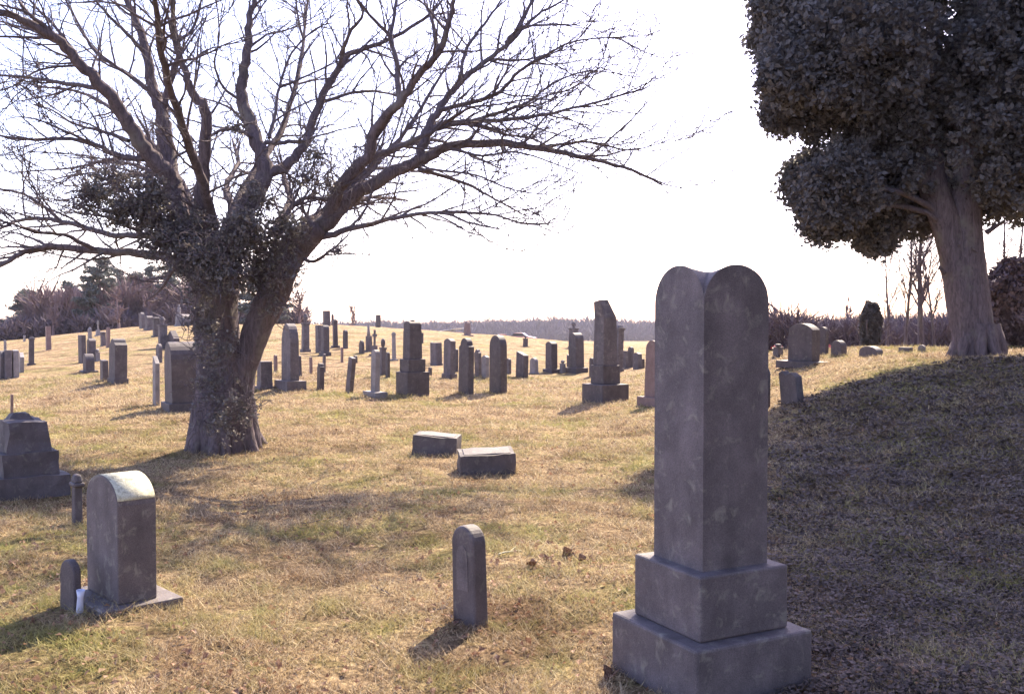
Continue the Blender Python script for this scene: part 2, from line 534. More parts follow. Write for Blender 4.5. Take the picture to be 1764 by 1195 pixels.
def vault_top(bm, w, t, z0, z1, n=10):
    """block from z0 whose top is two barrel vaults crossing"""
    r = z1
    N = 2 * n
    g = {}
    def hh(x, y):
        u = abs(2 * x / w); v = abs(2 * y / t)
        f = lambda q: math.sqrt(max(0, 1 - min(q, 1) ** 2.1))
        sp = min(w, t) * .48
        return r - sp + sp * max(f(u), f(v)) - .026 * (1 - u * u) * (1 - v * v)
    for i in range(N + 1):
        for j in range(N + 1):
            x = -math.cos(math.pi * i / N) * w / 2; y = -math.cos(math.pi * j / N) * t / 2
            g[i, j] = bm.verts.new((x, y, hh(x, y)))
    for i in range(N):
        for j in range(N): bm.faces.new((g[i, j], g[i + 1, j], g[i + 1, j + 1], g[i, j + 1]))
    b = {}
    ring = [(i, 0) for i in range(N)] + [(N, j) for j in range(N)] + [(N - i, N) for i in range(N)] + [(0, N - j) for j in range(N)]
    for q in ring: b[q] = bm.verts.new((g[q].co.x, g[q].co.y, z0))
    for k in range(len(ring)):
        p, q = ring[k], ring[(k + 1) % len(ring)]
        bm.faces.new((b[p], b[q], g[q], g[p]))
    bm.faces.new([b[q] for q in reversed(ring)])

def stone(kind, cx, top, base, wpx, mat, label, nm='gravestone', cat='gravestone', grp=None, rz=None, tilt=0, T=None, bw=1.35, tiers=1, p=None):
    P = p if p is not None else ground(cx, base)
    mpp = P.y / FPX
    H = (base - top) * mpp
    vis = wpx * mpp
    rz = ROW + math.radians(rnd.uniform(-6, 6)) if rz is None else math.radians(rz)
    az = math.atan2(P.x, P.y)
    q = Vector((math.cos(az), -math.sin(az), 0))
    ax = abs(Vector((math.cos(rz), math.sin(rz), 0)).dot(q)); ay = abs(Vector((-math.sin(rz), math.cos(rz), 0)).dot(q))
    ratio = 1.0 if kind.split(':')[0] in ('col', 'urn', 'obl', 'cross', 'ball', 'statue', 'pyr') else (T if T else .28)
    W = vis / (ax + ratio * ay); th = W * ratio
    if kind == 'tab' and not T:
        th = min(max(.3 * W, .05), .12); W = max((vis - th * ay) / ax, th * 1.5)
        if W > .9: W = .9
    root_loc = Vector((P.x, P.y, gz(P.x, P.y) - .05)); H += .05
    lean = (math.radians(rnd.uniform(-1.6, 1.6)), math.radians(tilt + rnd.uniform(-1.2, 1.2)), rz)
    k = kind.split(':'); kd = k[0]; prof = k[1] if len(k) > 1 else 'round'
    bv = .006 if P.y > 14 else .009
    if kd == 'tab' :
        bm = bmesh.new(); bm_slab(bm, profile(prof, W, H), th, taper=.97)
        o = bm_obj(nm, bm, mat, None, bv); o.location = root_loc; o.rotation_euler = lean
        return tag(o, label, cat, grp)
    r = empty(nm, root_loc, lean); tag(r, label, cat, grp)
    if kd == 'tabb':                                   # tablet on a base block
        hb = H * .16
        bm = bmesh.new(); bm_box(bm, W * bw, max(th * 2.2, th + .16), 0, hb); bm_obj('base', bm, mat, r, bv)
        bm = bmesh.new(); bm_slab(bm, profile(prof, W, H - hb), th, hb, .97); bm_obj('tablet', bm, mat, r, bv)
    elif kd == 'die':                                  # thick block on one or two steps
        z = 0
        for i in range(tiers):
            hb = H * (.16 if tiers == 1 else .15); kk = bw * (1 - .2 * i)
            bm = bmesh.new(); bm_box(bm, W * kk, th * kk if ratio > .5 else th + W * (kk - 1), z, z + hb); bm_obj('base', bm, mat, r, bv); z += hb
        bm = bmesh.new(); bm_slab(bm, profile(prof, W, H - z), th, z, .98); bm_obj('die', bm, mat, r, bv)
    elif kd in ('col', 'urn', 'obl', 'cross', 'ball', 'statue', 'pyr'):
        z = 0
        for i in range(tiers):
            hb = H * .11; kk = bw * (1 - .2 * i)
            bm = bmesh.new(); bm_box(bm, W * kk, W * kk, z, z + hb); bm_obj('base', bm, mat, r, bv); z += hb
        if kd == 'col':
            bm = bmesh.new(); bm_box(bm, W * .92, W * .92, z, H * .9, .93); bm_obj('shaft', bm, mat, r, bv)
            bm = bmesh.new(); bm_box(bm, W * 1.1, W * 1.1, H * .9, H * .95); bm_box(bm, W * .9, W * .9, H * .95, H, .6); bm_obj('cap', bm, mat, r, bv)
        elif kd == 'pyr':
            bm = bmesh.new(); bm_box(bm, W, W, z, H * .86, .9); bm_obj('shaft', bm, mat, r, bv)
            bm = bmesh.new(); bm_box(bm, W * .9, W * .9, H * .86 , H, .12); bm_obj('cap', bm, mat, r, bv)
        elif kd == 'obl':
            bm = bmesh.new(); bm_box(bm, W, W, z, H * .92, .66); bm_obj('shaft', bm, mat, r, bv)
            bm = bmesh.new(); bm_box(bm, W * .66, W * .66, H * .92, H, .08); bm_obj('point', bm, mat, r, bv)
        elif kd in ('urn', 'ball'):
            zc = H * .72
            bm = bmesh.new(); bm_box(bm, W, W, z, zc, .95); bm_obj('die', bm, mat, r, bv)
            bm = bmesh.new(); bm_box(bm, W * 1.15, W * 1.15, zc, zc + H * .05); bm_obj('cap', bm, mat, r, bv)
            z2 = zc + H * .05; h2 = H - z2
            bm = bmesh.new()
            if kd == 'urn': bm_lathe(bm, [(W * .22, z2), (W * .12, z2 + h2 * .15), (W * .34, z2 + h2 * .5), (W * .36, z2 + h2 * .75), (W * .2, z2 + h2 * .82), (W * .28, z2 + h2 * .9), (W * .1, H)])
            else: bm_lathe(bm, [(W * .1 + math.sin(math.pi * i / 8) * W * .35, z2 + h2 * (1 - math.cos(math.pi * i / 8)) / 2) for i in range(9)])
            bm_obj('urn' if kd == 'urn' else 'ball', bm, mat, r, 0, True)
        elif kd == 'cross':
            zc = z + (H - z) * .35
            bm = bmesh.new(); bm_box(bm, W * .8, W * .7, z, zc, .9); bm_obj('pedestal', bm, mat, r, bv)
            bm = bmesh.new(); bm_box(bm, W * .28, W * .25, zc, H)
            bm_box(bm, W * 1.1, W * .22, zc + (H - zc) * .56, zc + (H - zc) * .74); bm_obj('cross', bm, mat, r, bv)
        elif kd == 'statue':
            zc = z + (H - z) * .5
            bm = bmesh.new(); bm_box(bm, W, W, z, zc, .92); bm_obj('pedestal', bm, mat, r, bv)
            h2 = H - zc
            bm = bmesh.new(); bm_lathe(bm, [(W * .34, zc), (W * .30, zc + h2 * .3), (W * .22, zc + h2 * .5), (W * .28, zc + h2 * .7), (W * .1, zc + h2 * .78), (W * .15, zc + h2 * .88), (W * .04, H)], 12)
            bm_obj('figure', bm, 'marble', r, 0, True)
    return r
S = stone

M['crust'] = stone_mat('sunlit_lichen_crust', (.40, .38, .27), (.66, .64, .48), (.10, .095, .075), .95, 40)
# ------------------------------------------------------------------ foreground stones
from mathutils import noise as mnoise
def roughen(bm, amp, cuts=7, f=9.0):
    bmesh.ops.subdivide_edges(bm, edges=bm.edges[:], cuts=cuts, use_grid_fill=True)
    for v in bm.verts:
        q = v.co * f + Vector((amp * 900, 3, 7))
        v.co += Vector((mnoise.noise(q), mnoise.noise(q + Vector((9, 0, 0))), mnoise.noise(q + Vector((0, 9, 0))))) * amp
def big_monument():
    d = 4.22
    c = at(1222, 1000, d); z0 = gz(c.x, c.y)
    r = empty('monument', (c.x, c.y, z0), (0, 0, math.radians(-62.7)))
    tag(r, 'tall square shaft with double rounded top on a stepped base, the large near stone', 'monument')
    top = at(1270, 458, d - .05).z - z0
    p1t = at(1115, 962, d).z - z0; p2t = at(1080, 1068, d).z - z0
    bm = bmesh.new(); bm_box(bm, .60, .60, -.12, p2t); bm_obj('lower_base', bm, 'granite', r, .012)
    bm = bmesh.new(); bm_box(bm, .458, .458, p2t, p1t); bm_obj('upper_base', bm, 'granite', r, .010)
    bm = bmesh.new(); vault_top(bm, .336, .336, p1t, top, 17); o = bm_obj('shaft', bm, 'granite', r, 0)
big_monument()

def inscribed_marker():
    p = ground(811, 1073)
    r = empty('grave_marker', (p.x, p.y, p.z - .04), (0, math.radians(-2), math.radians(-48)))
    tag(r, 'short weathered round-topped marker standing alone in the front grass', 'gravestone')
    H = (1073 - 902) * p.y / FPX + .04; W = .178; T = .092
    # rounded block: slab whose top also rolls over the sides
    bm = bmesh.new()
    bm_slab(bm, profile('round', W, H), T, 0, .96)
    o = bm_obj('marker_stone', bm, 'dark', r, .016)
    o.modifiers['bevel'].segments = 3
    # worn inscription panel on the broad face
    bm = bmesh.new(); bm_slab(bm, [(x * .62, z) for x, z in profile('round', W * .78, H * .42)], .004, H * .40)
    f = bm_obj('inscription_panel', bm, 'granite', r, 0); f.location = (0, -T / 2 + .0005, 0)
    f['label'] = 'pale worn inscription panel'
    bm = bmesh.new()
    for i in range(5):
        zz = H * .47 + i * .024
        for j in range(5 if i < 4 else 3):
            bm_box(bm, .0035 + .002 * ((i * 7 + j * 3) % 3) / 2, .0012, zz + .001 * (j % 3), zz + .007 + .001 * ((i + j) % 3), 1, -.026 + j * .0125 + (i * 5 % 3) * .0015, -.0024)
    g = bm_obj('worn_lettering', bm, 'lichened', f, 0); pass
inscribed_marker()

def arched_stone():
    c = ground(212, 1048)
    c = Vector((c.x - .07, c.y + .16, 0)); z0 = gz(c.x, c.y)
    r = empty('headstone', (c.x, c.y, z0 - .02), (0, 0, math.radians(-47)))
    tag(r, 'thick headstone with sunlit curved top on a flat base at lower left', 'gravestone')
    H = .63; W = .42; T = .20
    bm = bmesh.new(); bm_box(bm, .56, .42, -.05, .065); bm_obj('base', bm, 'lichened', r, .008)
    bm = bmesh.new()
    a = W / 2; rr = .135
    pts = [(-a, 0), (a, 0), (a, H - rr)] + [(a * math.cos(math.pi * k / 14), H - rr + rr * math.sin(math.pi * k / 14)) for k in range(1, 14)] + [(-a, H - rr)]
    bm_slab(bm, pts, T, .065); bm_obj('tablet', bm, 'lichened', r, .006)
    # crust of pale lichen over the curved top, its paleness painting in sunlight
    bm = bmesh.new(); n = 22; g = []
    for i in range(n + 1):
        t = math.pi * (.06 + .88 * i / n)
        g.append([bm.verts.new(((a + .0025) * math.cos(t), y, .065 + H - rr + (rr + .0025) * math.sin(t))) for y in (-T / 2 + .004, 0, T / 2 - .004)])
    for i in range(n):
        for j in range(2): bm.faces.new((g[i][j], g[i][j + 1], g[i + 1][j + 1], g[i + 1][j]))
    o = bm_obj('sunlit_lichen_crust', bm, 'crust', r, 0, True); o['label'] = 'pale patchy lichen, its colour brightened as sunlit, on the curved top'
    md = o.modifiers.new('thick', 'SOLIDIFY'); md.thickness = .002
    return c
AS = arched_stone()
def small_foreground():
    # small dark stone and a vase tucked left of the arched headstone
    p = ground(128, 1046)
    o = S('tab:round', 122, 962, 1048, 36, 'dark', 'small dark footstone in the shade left of the arched headstone', nm='footstone', rz=-40)
    pv = ground(137, 1058)
    r = empty('flower_vase', (pv.x, pv.y, gz(pv.x, pv.y)), (math.radians(3), math.radians(5), 0))
    tag(r, 'pale bluish tube vase leaning beside the arched headstone', 'vase')
    bm = bmesh.new(); bm_lathe(bm, [(.015, 0), (.017, .02), (.015, .09), (.021, .125), (.017, .123), (.012, .10)], 14)
    bm_obj('vase_body', bm, plain('pale_vase', (.62, .64, .78), .35), r, 0, True)
    bm = bmesh.new(); bm_lathe(bm, [(.026, -.004), (.026, .006), (.017, .012)], 14)
    bm_obj('vase_foot', bm, M['granite'], r, 0, True)
    # round-headed post
    p = ground(133, 903); mp = p.y / FPX; H = (903 - 815) * mp
    r = empty('marker_post', (p.x, p.y, gz(p.x, p.y) - .04), (0, math.radians(1), math.radians(-50)))
    tag(r, 'slender dark stone post with a swollen head left of the arched headstone', 'grave marker')
    bm = bmesh.new(); bm_box(bm, .085, .06, 0, H * .86, .9); bm_obj('post', bm, 'dark', r, .01)
    bm = bmesh.new(); bm_box(bm, .125, .085, H * .86, H * .95); bm_box(bm, .11, .07, H * .95, H + .04, .6); bm_obj('head', bm, 'dark', r, .014)
small_foreground()

def left_monument():
    c = ground(30, 850); z0 = gz(c.x, c.y); mp = c.y / FPX
    c = Vector((c.x - .02, c.y + .12, 0))
    r = empty('monument', (c.x, c.y, z0 - .03), (0, 0, math.radians(-50)))
    tag(r, 'broad stepped dark monument cut off by the left edge', 'monument')
    h = lambda y: (850 - y) * mp + .03
    bm = bmesh.new(); bm_box(bm, .80, .58, -.05, h(815)); roughen(bm, .012); bm_obj('lower_base', bm, 'dark', r)
    bm = bmesh.new(); bm_box(bm, .64, .44, h(815) - .01, h(776)); roughen(bm, .013); bm_obj('upper_base', bm, 'dark', r)
    bm = bmesh.new()
    pts = [(-.26, 0), (.26, 0), (.29, .14), (.27, h(722) - h(776)), (.12, h(722) - h(776) + .005), (.06, h(714) - h(776)), (-.06, h(714) - h(776)), (-.10, h(722) - h(776)), (-.26, h(726) - h(776))]
    bm_box(bm, .53, .34, h(776) - .01, h(724), .93); bm_box(bm, .16, .22, h(726), h(714), .6, -.05); roughen(bm, .028, 8, 6); bm_obj('die', bm, 'dark', r)
    S('tab:flat', 20, 679, 722, 5, 'brown', 'thin upright stake of stone behind the monument at the left edge', nm='grave_stake', T=.8)
left_monument()

def fallen(name, corners_c, yaw, L, Wd, Hh, label, tilt=(0, 0), top=None):
    p = ground(*corners_c)
    r = empty(name, (p.x, p.y, gz(p.x, p.y)), (math.radians(tilt[0]), math.radians(tilt[1]), math.radians(yaw)))
    tag(r, label, 'fallen gravestone', 'toppled stone blocks lying in the grass')
    bm = bmesh.new(); bm_box(bm, L, Wd, -.06, Hh, .97); roughen(bm, .010, 9, 11); bm_obj('block', bm, 'dark', r)
    bm = bmesh.new(); bm_box(bm, L * .84, Wd * .78, Hh - .01, Hh + .007, .97); bm_obj('dressed_face', bm, 'lichened' if top else 'granite', r, .003)
fallen('stone_block', (752, 782), -8, .50, .30, .22, 'squared pale-topped stone block lying behind its darker neighbour', (3, 4), True)
fallen('stone_block', (838, 812), 8, .56, .30, .21, 'toppled dark stone block nearer the camera, leaning against the paler one', (8, -2))

# ------------------------------------------------------------------ the rows (pixel columns and rows of the photograph give each stone its bearing and size)
# far left
g1 = 'tight row of slabs at the far left'
S('tab:round', 3, 604, 652, 10, 'dark', 'slab at the very left edge of the tight far left row', grp=g1)
S('tab:flat', 14, 603, 651, 13, 'granite', 'square dark slab second in the tight far left row', grp=g1)
S('tab:flat', 27, 603, 649, 11, 'marble', 'pale edged slab between the dark square slab and the leaning slab at far left', grp=g1)
S('tab:slope', 37, 608, 640, 8, 'marble', 'leaning slab at the right end of the tight far left row', grp=g1, tilt=7)
S('col', 9, 586, 604, 5, 'marble', 'small pale post behind the tight row of slabs at far left', bw=1.2)
S('tab:flat', 42, 578, 588, 4, 'marble', 'tiny white stone in the distance at far left, below the dark conifers')
S('col', 54, 580, 628, 10, 'dark', 'capped column right of the tight slab row at far left', bw=1.4, nm='column_monument', cat='monument')
S('tab:flat', 84, 562, 603, 9, 'brown', 'tall brown slab standing alone under the bare brown trees', T=.6)
# cluster in front of the tall bare shoulder
g2 = 'crowded cluster left of the big shouldered stone'
S('tab:flat', 142, 577, 625, 13, 'dark', 'left stone of the crowded cluster, long shadow to its left', grp=g2)
S('die:seg', 157, 583, 622, 15, 'granite', 'light topped block in the middle of the crowded left cluster', grp=g2, T=.6)
S('pyr', 155, 563, 588, 7, 'marble', 'little post rising behind the crowded left cluster', grp=g2, bw=1.1)
S('die:round', 153, 609, 640, 19, 'dark', 'lowest nearest stone of the crowded left cluster', grp=g2, T=.5)
S('ball', 168, 601, 622, 9, 'marble', 'small ball topped stone at the right of the crowded left cluster', grp=g2)
S('cross', 169, 552, 578, 11, 'marble', 'pale cross behind the crowded left cluster', nm='cross_monument', cat='cross', bw=1.1)
S('col', 178, 571, 596, 10, 'granite', 'pale capped pillar right of the pale cross', nm='pillar', cat='monument', bw=1.1)
S('tab:flat', 186, 564, 598, 7, 'brown', 'dark slab edge just right of the pale capped pillar', T=.6)
S('die:ogee', 203, 583, 660, 30, 'dark', 'big dark stone with sloped shoulders and a pale tip in the left field', T=.6, bw=1.15)
S('tab:flat', 180, 620, 657, 14, 'dark', 'low stone against the left side of the big shouldered stone')
# group climbing behind the tree
g3 = 'monuments on the rise left of the big bare tree'
S('tab:round', 245, 538, 566, 10, 'granite', 'leftmost stone of the group on the rise, partly behind its neighbour', grp=g3)
S('die:seg', 257, 544, 568, 14, 'granite', 'white crowned block second on the rise left of the bare tree', grp=g3, T=.7)
S('col', 270, 546, 580, 14, 'dark', 'square monument third on the rise left of the bare tree', grp=g3, bw=1.3)
S('urn', 281, 546, 600, 16, 'granite', 'flat capped urn monument at the right of the group on the rise', grp=g3, bw=1.3)
S('peak' if False else 'tab:peak', 298, 569, 600, 22, 'dark', 'pointed dark stone left of the tree trunk, above the big arched block')
S('tab:round', 274, 592, 625, 11, 'granite', 'narrow stone below the group on the rise, beside the arched block')
S('tab:round', 316, 541, 561, 28, 'granite', 'broad round stone on the skyline just left of the tree trunk', T=.4)
S('statue', 308, 524, 562, 12, 'marble', 'white figure on the skyline left of the tree trunk', nm='statue_monument', cat='statue')
S('die:round', 322, 588, 706, 72, 'dark', 'large dark block with arched top half hidden behind the bare tree trunk', T=.8, bw=1.2, rz=-62)
S('tab:slope', 269, 613, 697, 12, 'marble', 'slender slab with bright tip left of the large arched block', T=.35)
# right of the tree
S('die:flat', 456, 622, 668, 26, 'granite', 'low stepped block just right of the tree trunk', T=.8, bw=1.3, tiers=2)
S('tab:round', 475, 611, 641, 7, 'brown', 'small thin brown slab between the tree and the tall gothic stone', T=.6)
S('tabb:gothic', 500, 557, 669, 30, 'granite', 'tall gothic arched tablet on a base right of the tree', T=.35, bw=1.45)
S('tab:round', 517, 612, 648, 7, 'dark', 'thin slab tucked behind the right side of the gothic tablet', T=.6)
S('urn', 526, 540, 606, 14, 'granite', 'tall crowned pillar right of the gothic tablet', nm='pillar_monument', cat='monument', bw=1.35)
S('tab:flat', 549, 560, 607, 11, 'granite', 'left stone of the close pair right of the crowned pillar', T=.5)
S('die:round', 560, 560, 612, 15, 'dark', 'round topped right stone of the close pair', T=.6, bw=1.4)
S('tab:flat', 563, 535, 561, 13, 'dark', 'square dark block standing on the skyline above the close pair', T=.7)
S('pyr', 573, 540, 560, 5, 'dark', 'tiny spike beside the square skyline block', bw=1.0)
S('col', 578, 550, 598, 10, 'dark', 'narrow dark pillar right of the close pair', bw=1.6, nm='pillar', cat='monument')
S('tab:flat', 536, 615, 644, 6, 'brown', 'thin brown stake stone below the crowned pillar', T=.7)
S('tab:round', 558, 609, 642, 6, 'granite', 'thin slab right behind the small front stone of the left middle', T=.6)
S('tab:shoulder', 552, 625, 671, 13, 'dark', 'small stone with a dark shadow, front row left of the leaning slab', T=.5)
S('tab:round', 595, 568, 600, 9, 'dark', 'small dark stone upslope of the leaning slab', T=.5)
S('tab:flat', 589, 598, 624, 5, 'brown', 'thin brown sliver of stone left above the leaning slab', T=.7)
S('tab:flat', 601, 614, 677, 14, 'granite', 'slab leaning over to the right in the front row', T=.45, tilt=9)
S('tab:round', 612, 612, 625, 8, 'dark', 'low stub at the top of the leaning slab', T=.6)
S('tab:gothic', 623, 586, 608, 10, 'dark', 'little pointed stone between the leaning slab and the statue')
S('statue', 636, 554, 606, 12, 'granite', 'white topped figure on a stand between the little pointed stone and the tall pale slab', nm='statue_monument', cat='statue')
S('cross', 645, 568, 612, 16, 'granite', 'stout cross behind the tall pale slab', nm='cross_monument', cat='cross', bw=1.2)
S('tabb:round', 646, 602, 683, 16, 'marble', 'tall pale slab on a wide dark base in the front row', T=.45, bw=2.6)
S('tab:flat', 651, 541, 563, 9, 'dark', 'dark block on the skyline above the stout cross', T=.7)
S('ball', 659, 583, 645, 12, 'granite', 'ball topped monument left of the big stepped monument', bw=1.3)
S('tab:round', 668, 606, 650, 8, 'dark', 'narrow slab between the ball topped and the big stepped monument', T=.5)
S('col', 679, 572, 621, 8, 'marble', 'slim pale pillar touching the left of the big stepped monument', bw=1.8, nm='pillar', cat='monument')
def stepped_monument():
    p = ground(708, 682); mp = p.y / FPX
    p = Vector((p.x, p.y + .3, 0)); mp = p.y / FPX
    r = empty('monument', (p.x, p.y, gz(p.x, p.y) - .04), (0, 0, ROW))
    tag(r, 'big dark stepped monument with a crested top in the middle row', 'monument')
    h = lambda y: (682 - y) * mp + .04
    q = 1 / 1.36
    bm = bmesh.new(); bm_box(bm, 58 * mp * q, 58 * mp * q, -.05, h(641)); bm_obj('lower_base', bm, 'dark', r, .012)
    bm = bmesh.new(); bm_box(bm, 45 * mp * q, 45 * mp * q, h(641), h(619)); bm_obj('upper_base', bm, 'dark', r, .012)
    w_ = 34 * mp * q
    bm = bmesh.new(); bm_box(bm, w_, w_, h(619), h(570), .95); bm_obj('die', bm, 'dark', r, .01)
    bm = bmesh.new(); bm_slab(bm, profile('round', w_ * .92, h(554) - h(570)), w_ * .9, h(570)); bm_obj('cap', bm, 'dark', r, .01)
    bm = bmesh.new(); bm_lathe(bm, [(.03, h(554)), (.05, h(553.5)), (.02, h(552))], 10); bm_obj('finial', bm, 'dark', r, 0, True)
stepped_monument()
S('tab:flat', 726, 573, 591, 7, 'dark', 'small upright stone on the bare slope right of the stepped monument', T=.6)
S('die:flat', 752, 590, 629, 20, 'granite', 'square stone with a lit edge, left of the paired slabs', T=.6, bw=1.1)
S('tab:round', 744, 589, 626, 6, 'marble', 'pale sliver at the left of the square stone with a lit edge', T=.5)
S('tab:round', 741, 632, 646, 7, 'dark', 'low dark stub right of the stepped monument base', T=.7)
S('die:seg', 774, 583, 651, 21, 'granite', 'wide slab on a low base left of the first tall dark slab', T=.5, bw=1.2)
S('tab:seg', 785, 600, 640, 9, 'dark', 'stone half hidden behind the first tall dark slab', T=.5)
S('tab:shoulder', 802.5, 582, 677, 27, 'dark', 'first of the two tall dark slabs in the middle, the left one', T=.32)
S('pyr', 805, 552, 578, 12, 'brown', 'pointed dark monument on the ridge above the first tall dark slab', nm='spire_monument', cat='monument', bw=1.8)
S('die:ogee', 824, 601, 648, 13, 'granite', 'knobbed stone between the two tall dark slabs', T=.5, bw=1.2)
S('tab:seg', 836, 612, 650, 14, 'marble', 'pale low stone at the left of the second tall dark slab', T=.4)
S('tab:round', 858, 577, 676, 31, 'dark', 'second of the two tall dark slabs in the middle, the right one', T=.34)
S('tab:round', 876, 617, 644, 10, 'granite', 'small stone peeking right of the second tall dark slab', T=.5)
S('tab:slope', 899, 605, 650, 22, 'dark', 'dark jagged slab right of the two tall dark slabs', T=.5)
S('die:round', 920, 616, 643, 15, 'marble', 'squat round headed stone with white blotches', T=.5, bw=1.1)
S('urn', 905, 578, 597, 9, 'dark', 'small dark urn stone in the field near the red car', bw=1.6)
S('die:seg', 950, 588, 641, 21, 'dark', 'square stone with pale crown left of the white flower stone', T=.7, bw=1.45)
S('ball', 969, 620, 642, 11, 'marble', 'low stone with a white ball between two square monuments')
S('urn', 988, 554, 600, 17, 'granite', 'tall flat capped vase monument behind the domed stone', nm='urn_monument', cat='monument', bw=1.2)
S('die:round', 993, 573, 641, 27, 'dark', 'domed stone with a bright crown just left of the obelisk', T=.75, bw=1.5)
S('tab:slope', 981, 610, 638, 10, 'dark', 'slanting stone leaning on the left of the domed stone', T=.5)
S('tab:round', 1019, 616, 648, 9, 'dark', 'small dark stub touching the left side of the obelisk', T=.6)

def blunt_obelisk():
    p = ground(1045, 693)
    p = Vector((p.x, p.y + .25, 0)); mp = p.y / FPX
    r = empty('obelisk', (p.x, p.y, gz(p.x, p.y) - .04), (0, 0, math.radians(-58)))
    tag(r, 'tall blunt obelisk with sloping broken tip rising above the skyline', 'obelisk')
    h = lambda y: (692 - y) * mp + .04
    q = 1 / 1.36
    bm = bmesh.new(); bm_box(bm, 80 * mp * q, 78 * mp * q, -.06, h(660)); bm_obj('base', bm, 'dark', r, .014)
    bm = bmesh.new(); bm_box(bm, 50 * mp * q, 50 * mp * q, h(660), h(628), .98); bm_obj('plinth', bm, 'dark', r, .012)
    w0, w1, w2 = 42 * mp * q, 37 * mp * q, 24 * mp * q
    bm = bmesh.new(); bm_box(bm, w0, w0, h(628), h(546), w1 / w0); bm_obj('shaft', bm, 'granite', r, .01)
    bm = bmesh.new()
    vs = [bm.verts.new((sx * w1 / 2, sy * w1 / 2, h(546))) for sx, sy in ((-1, -1), (1, -1), (1, 1), (-1, 1))]
    off = [(-.5, -.5, 519), (.5, -.5, 516), (.5, .5, 515), (-.5, .5, 518)]
    vt = [bm.verts.new((sx * w2 - .05, sy * w2 - .07, h(yy))) for sx, sy, yy in off]
    bm.faces.new(list(reversed(vs))); bm.faces.new(vt)
    for i in range(4): bm.faces.new((vs[i], vs[(i + 1) % 4], vt[(i + 1) % 4], vt[i]))
    bm_obj('tip', bm, 'granite', r, .008)
blunt_obelisk()
S('col', 1065, 560, 640, 17, 'granite', 'square column standing close behind the right side of the obelisk', nm='column_monument', cat='monument', bw=1.2)
S('tab:flat', 1077, 604, 634, 10, 'granite', 'low pale topped stone touching the right of the obelisk', T=.6)
S('tab:round', 1087, 597, 632, 11, 'dark', 'dark stone in the small cluster right of the obelisk', T=.6)
S('tab:seg', 1098, 607, 636, 16, 'granite', 'grey stone with bright crown in the small cluster right of the obelisk', T=.6)
S('tab:flat', 1108, 618, 634, 6, 'dark', 'small stub at the right end of the cluster near the obelisk', T=.6)
S('tabb:round', 1124, 586, 697, 30, 'brown', 'tall round slab half hidden behind the large near monument', T=.4, bw=1.6)
S('tab:round', 1312, 630, 702, 30, 'dark', 'stone whose edge shows right of the large near monument', T=.4)
# right
S('die:seg', 1384, 557, 629, 53, 'dark', 'broad headstone with sunlit arched crown on a long base at right', T=.5, bw=1.6)
S('tab:round', 1418, 563, 612, 18, 'dark', 'stone half behind the right side of the broad arched headstone', T=.5)
S('tab:round', 1445, 586, 612, 27, 'dark', 'low domed stone right of the broad arched headstone', T=.6)
S('tab:broken', 1366, 637, 694, 40, 'dark', 'dark tilted headstone at the edge of the tree shade', T=.4, tilt=-6)
S('tab:round', 1500, 596, 613, 40, 'granite', 'low lichened stone lying along the right ridge', T=.5, tilt=3)
S('tab:flat', 1560, 598, 608, 24, 'granite', 'flat low stone on the right ridge between the saplings', T=.5)
S('tab:round', 1588, 594, 607, 14, 'marble', 'small pale stone on the right ridge nearest the big leafy tree', T=.5)
S('ball', 1340, 592, 613, 18, 'granite', 'small stone behind the left end of the broad headstone base')

def flowers(px, py, label, col):
    p = ground(px, py)
    r = empty('flower_bunch', (p.x, p.y, gz(p.x, p.y))); tag(r, label, 'flowers')
    T = Tubes()
    C = []
    for i in range(10):
        d = (Vector((0, 0, 1)) + rdir() * .5).normalized()
        pts, _ = twig_line(T, Vector((0, 0, 0)), d, .16, .004, .002, 3, 3)
        C.append(pts[-1])
    T.build('stems', 'needle', r)
    C = np.array([c for c in C for _ in range(8)]) + RNG.normal(0, .018, (80, 3))
    np_mesh('blossoms', leaves(C, .022), 4, plain('petal', col), r)
flowers(1338, 607, 'small red flowers left of the broad arched headstone', (.6, .12, .12))
flowers(1423, 608, 'small red and white flowers right of the broad arched headstone', (.62, .2, .2))

# vehicles and a shed roof beyond the ridge
def car(px, Y, yaw, col, label):
    x = (px - 882) / FPX * Y
    r = empty('parked_car', (x, Y, gz(x, Y)), (0, 0, math.radians(yaw))); tag(r, label, 'car')
    pm = plain('car_paint', col, .3, 0, .6)
    bm = bmesh.new()
    pts = [(-2.2, .35), (2.2, .35), (2.25, .75), (1.3, .92), (-2.1, .95), (-2.25, .7)]
    bm_slab(bm, pts, 1.7); bm_obj('body', bm, pm, r, .06)
    bm = bmesh.new(); bm_slab(bm, [(-1.7, .95), (1.0, .95), (.35, 1.42), (-1.15, 1.42)], 1.45); bm_obj('cabin', bm, plain('car_glass', (.05, .05, .06), .1), r, .05)
    bm = bmesh.new(); bm_slab(bm, [(-1.15, 1.42), (.35, 1.42), (.3, 1.47), (-1.1, 1.47)], 1.4); bm_obj('roof', bm, pm, r, .01)
    for sx in (-1.35, 1.4):
        for sy in (-.83, .83):
            bm = bmesh.new(); bm_lathe(bm, [(.2, -.1), (.33, -.1), (.33, .1), (.2, .1)], 16)
            o = bm_obj('wheel', bm, plain('tyre', (.03, .03, .03)), r, 0, True); o.location = (sx, sy, .33); o.rotation_euler = (math.pi / 2, 0, 0)
car(869, 205, 10, (.75, .06, .10), 'red car roof showing over the ridge right of the second tall dark slab')
car(899, 160, -20, (.45, .16, .17), 'dull reddish car beyond the ridge above the squat blotched stone')
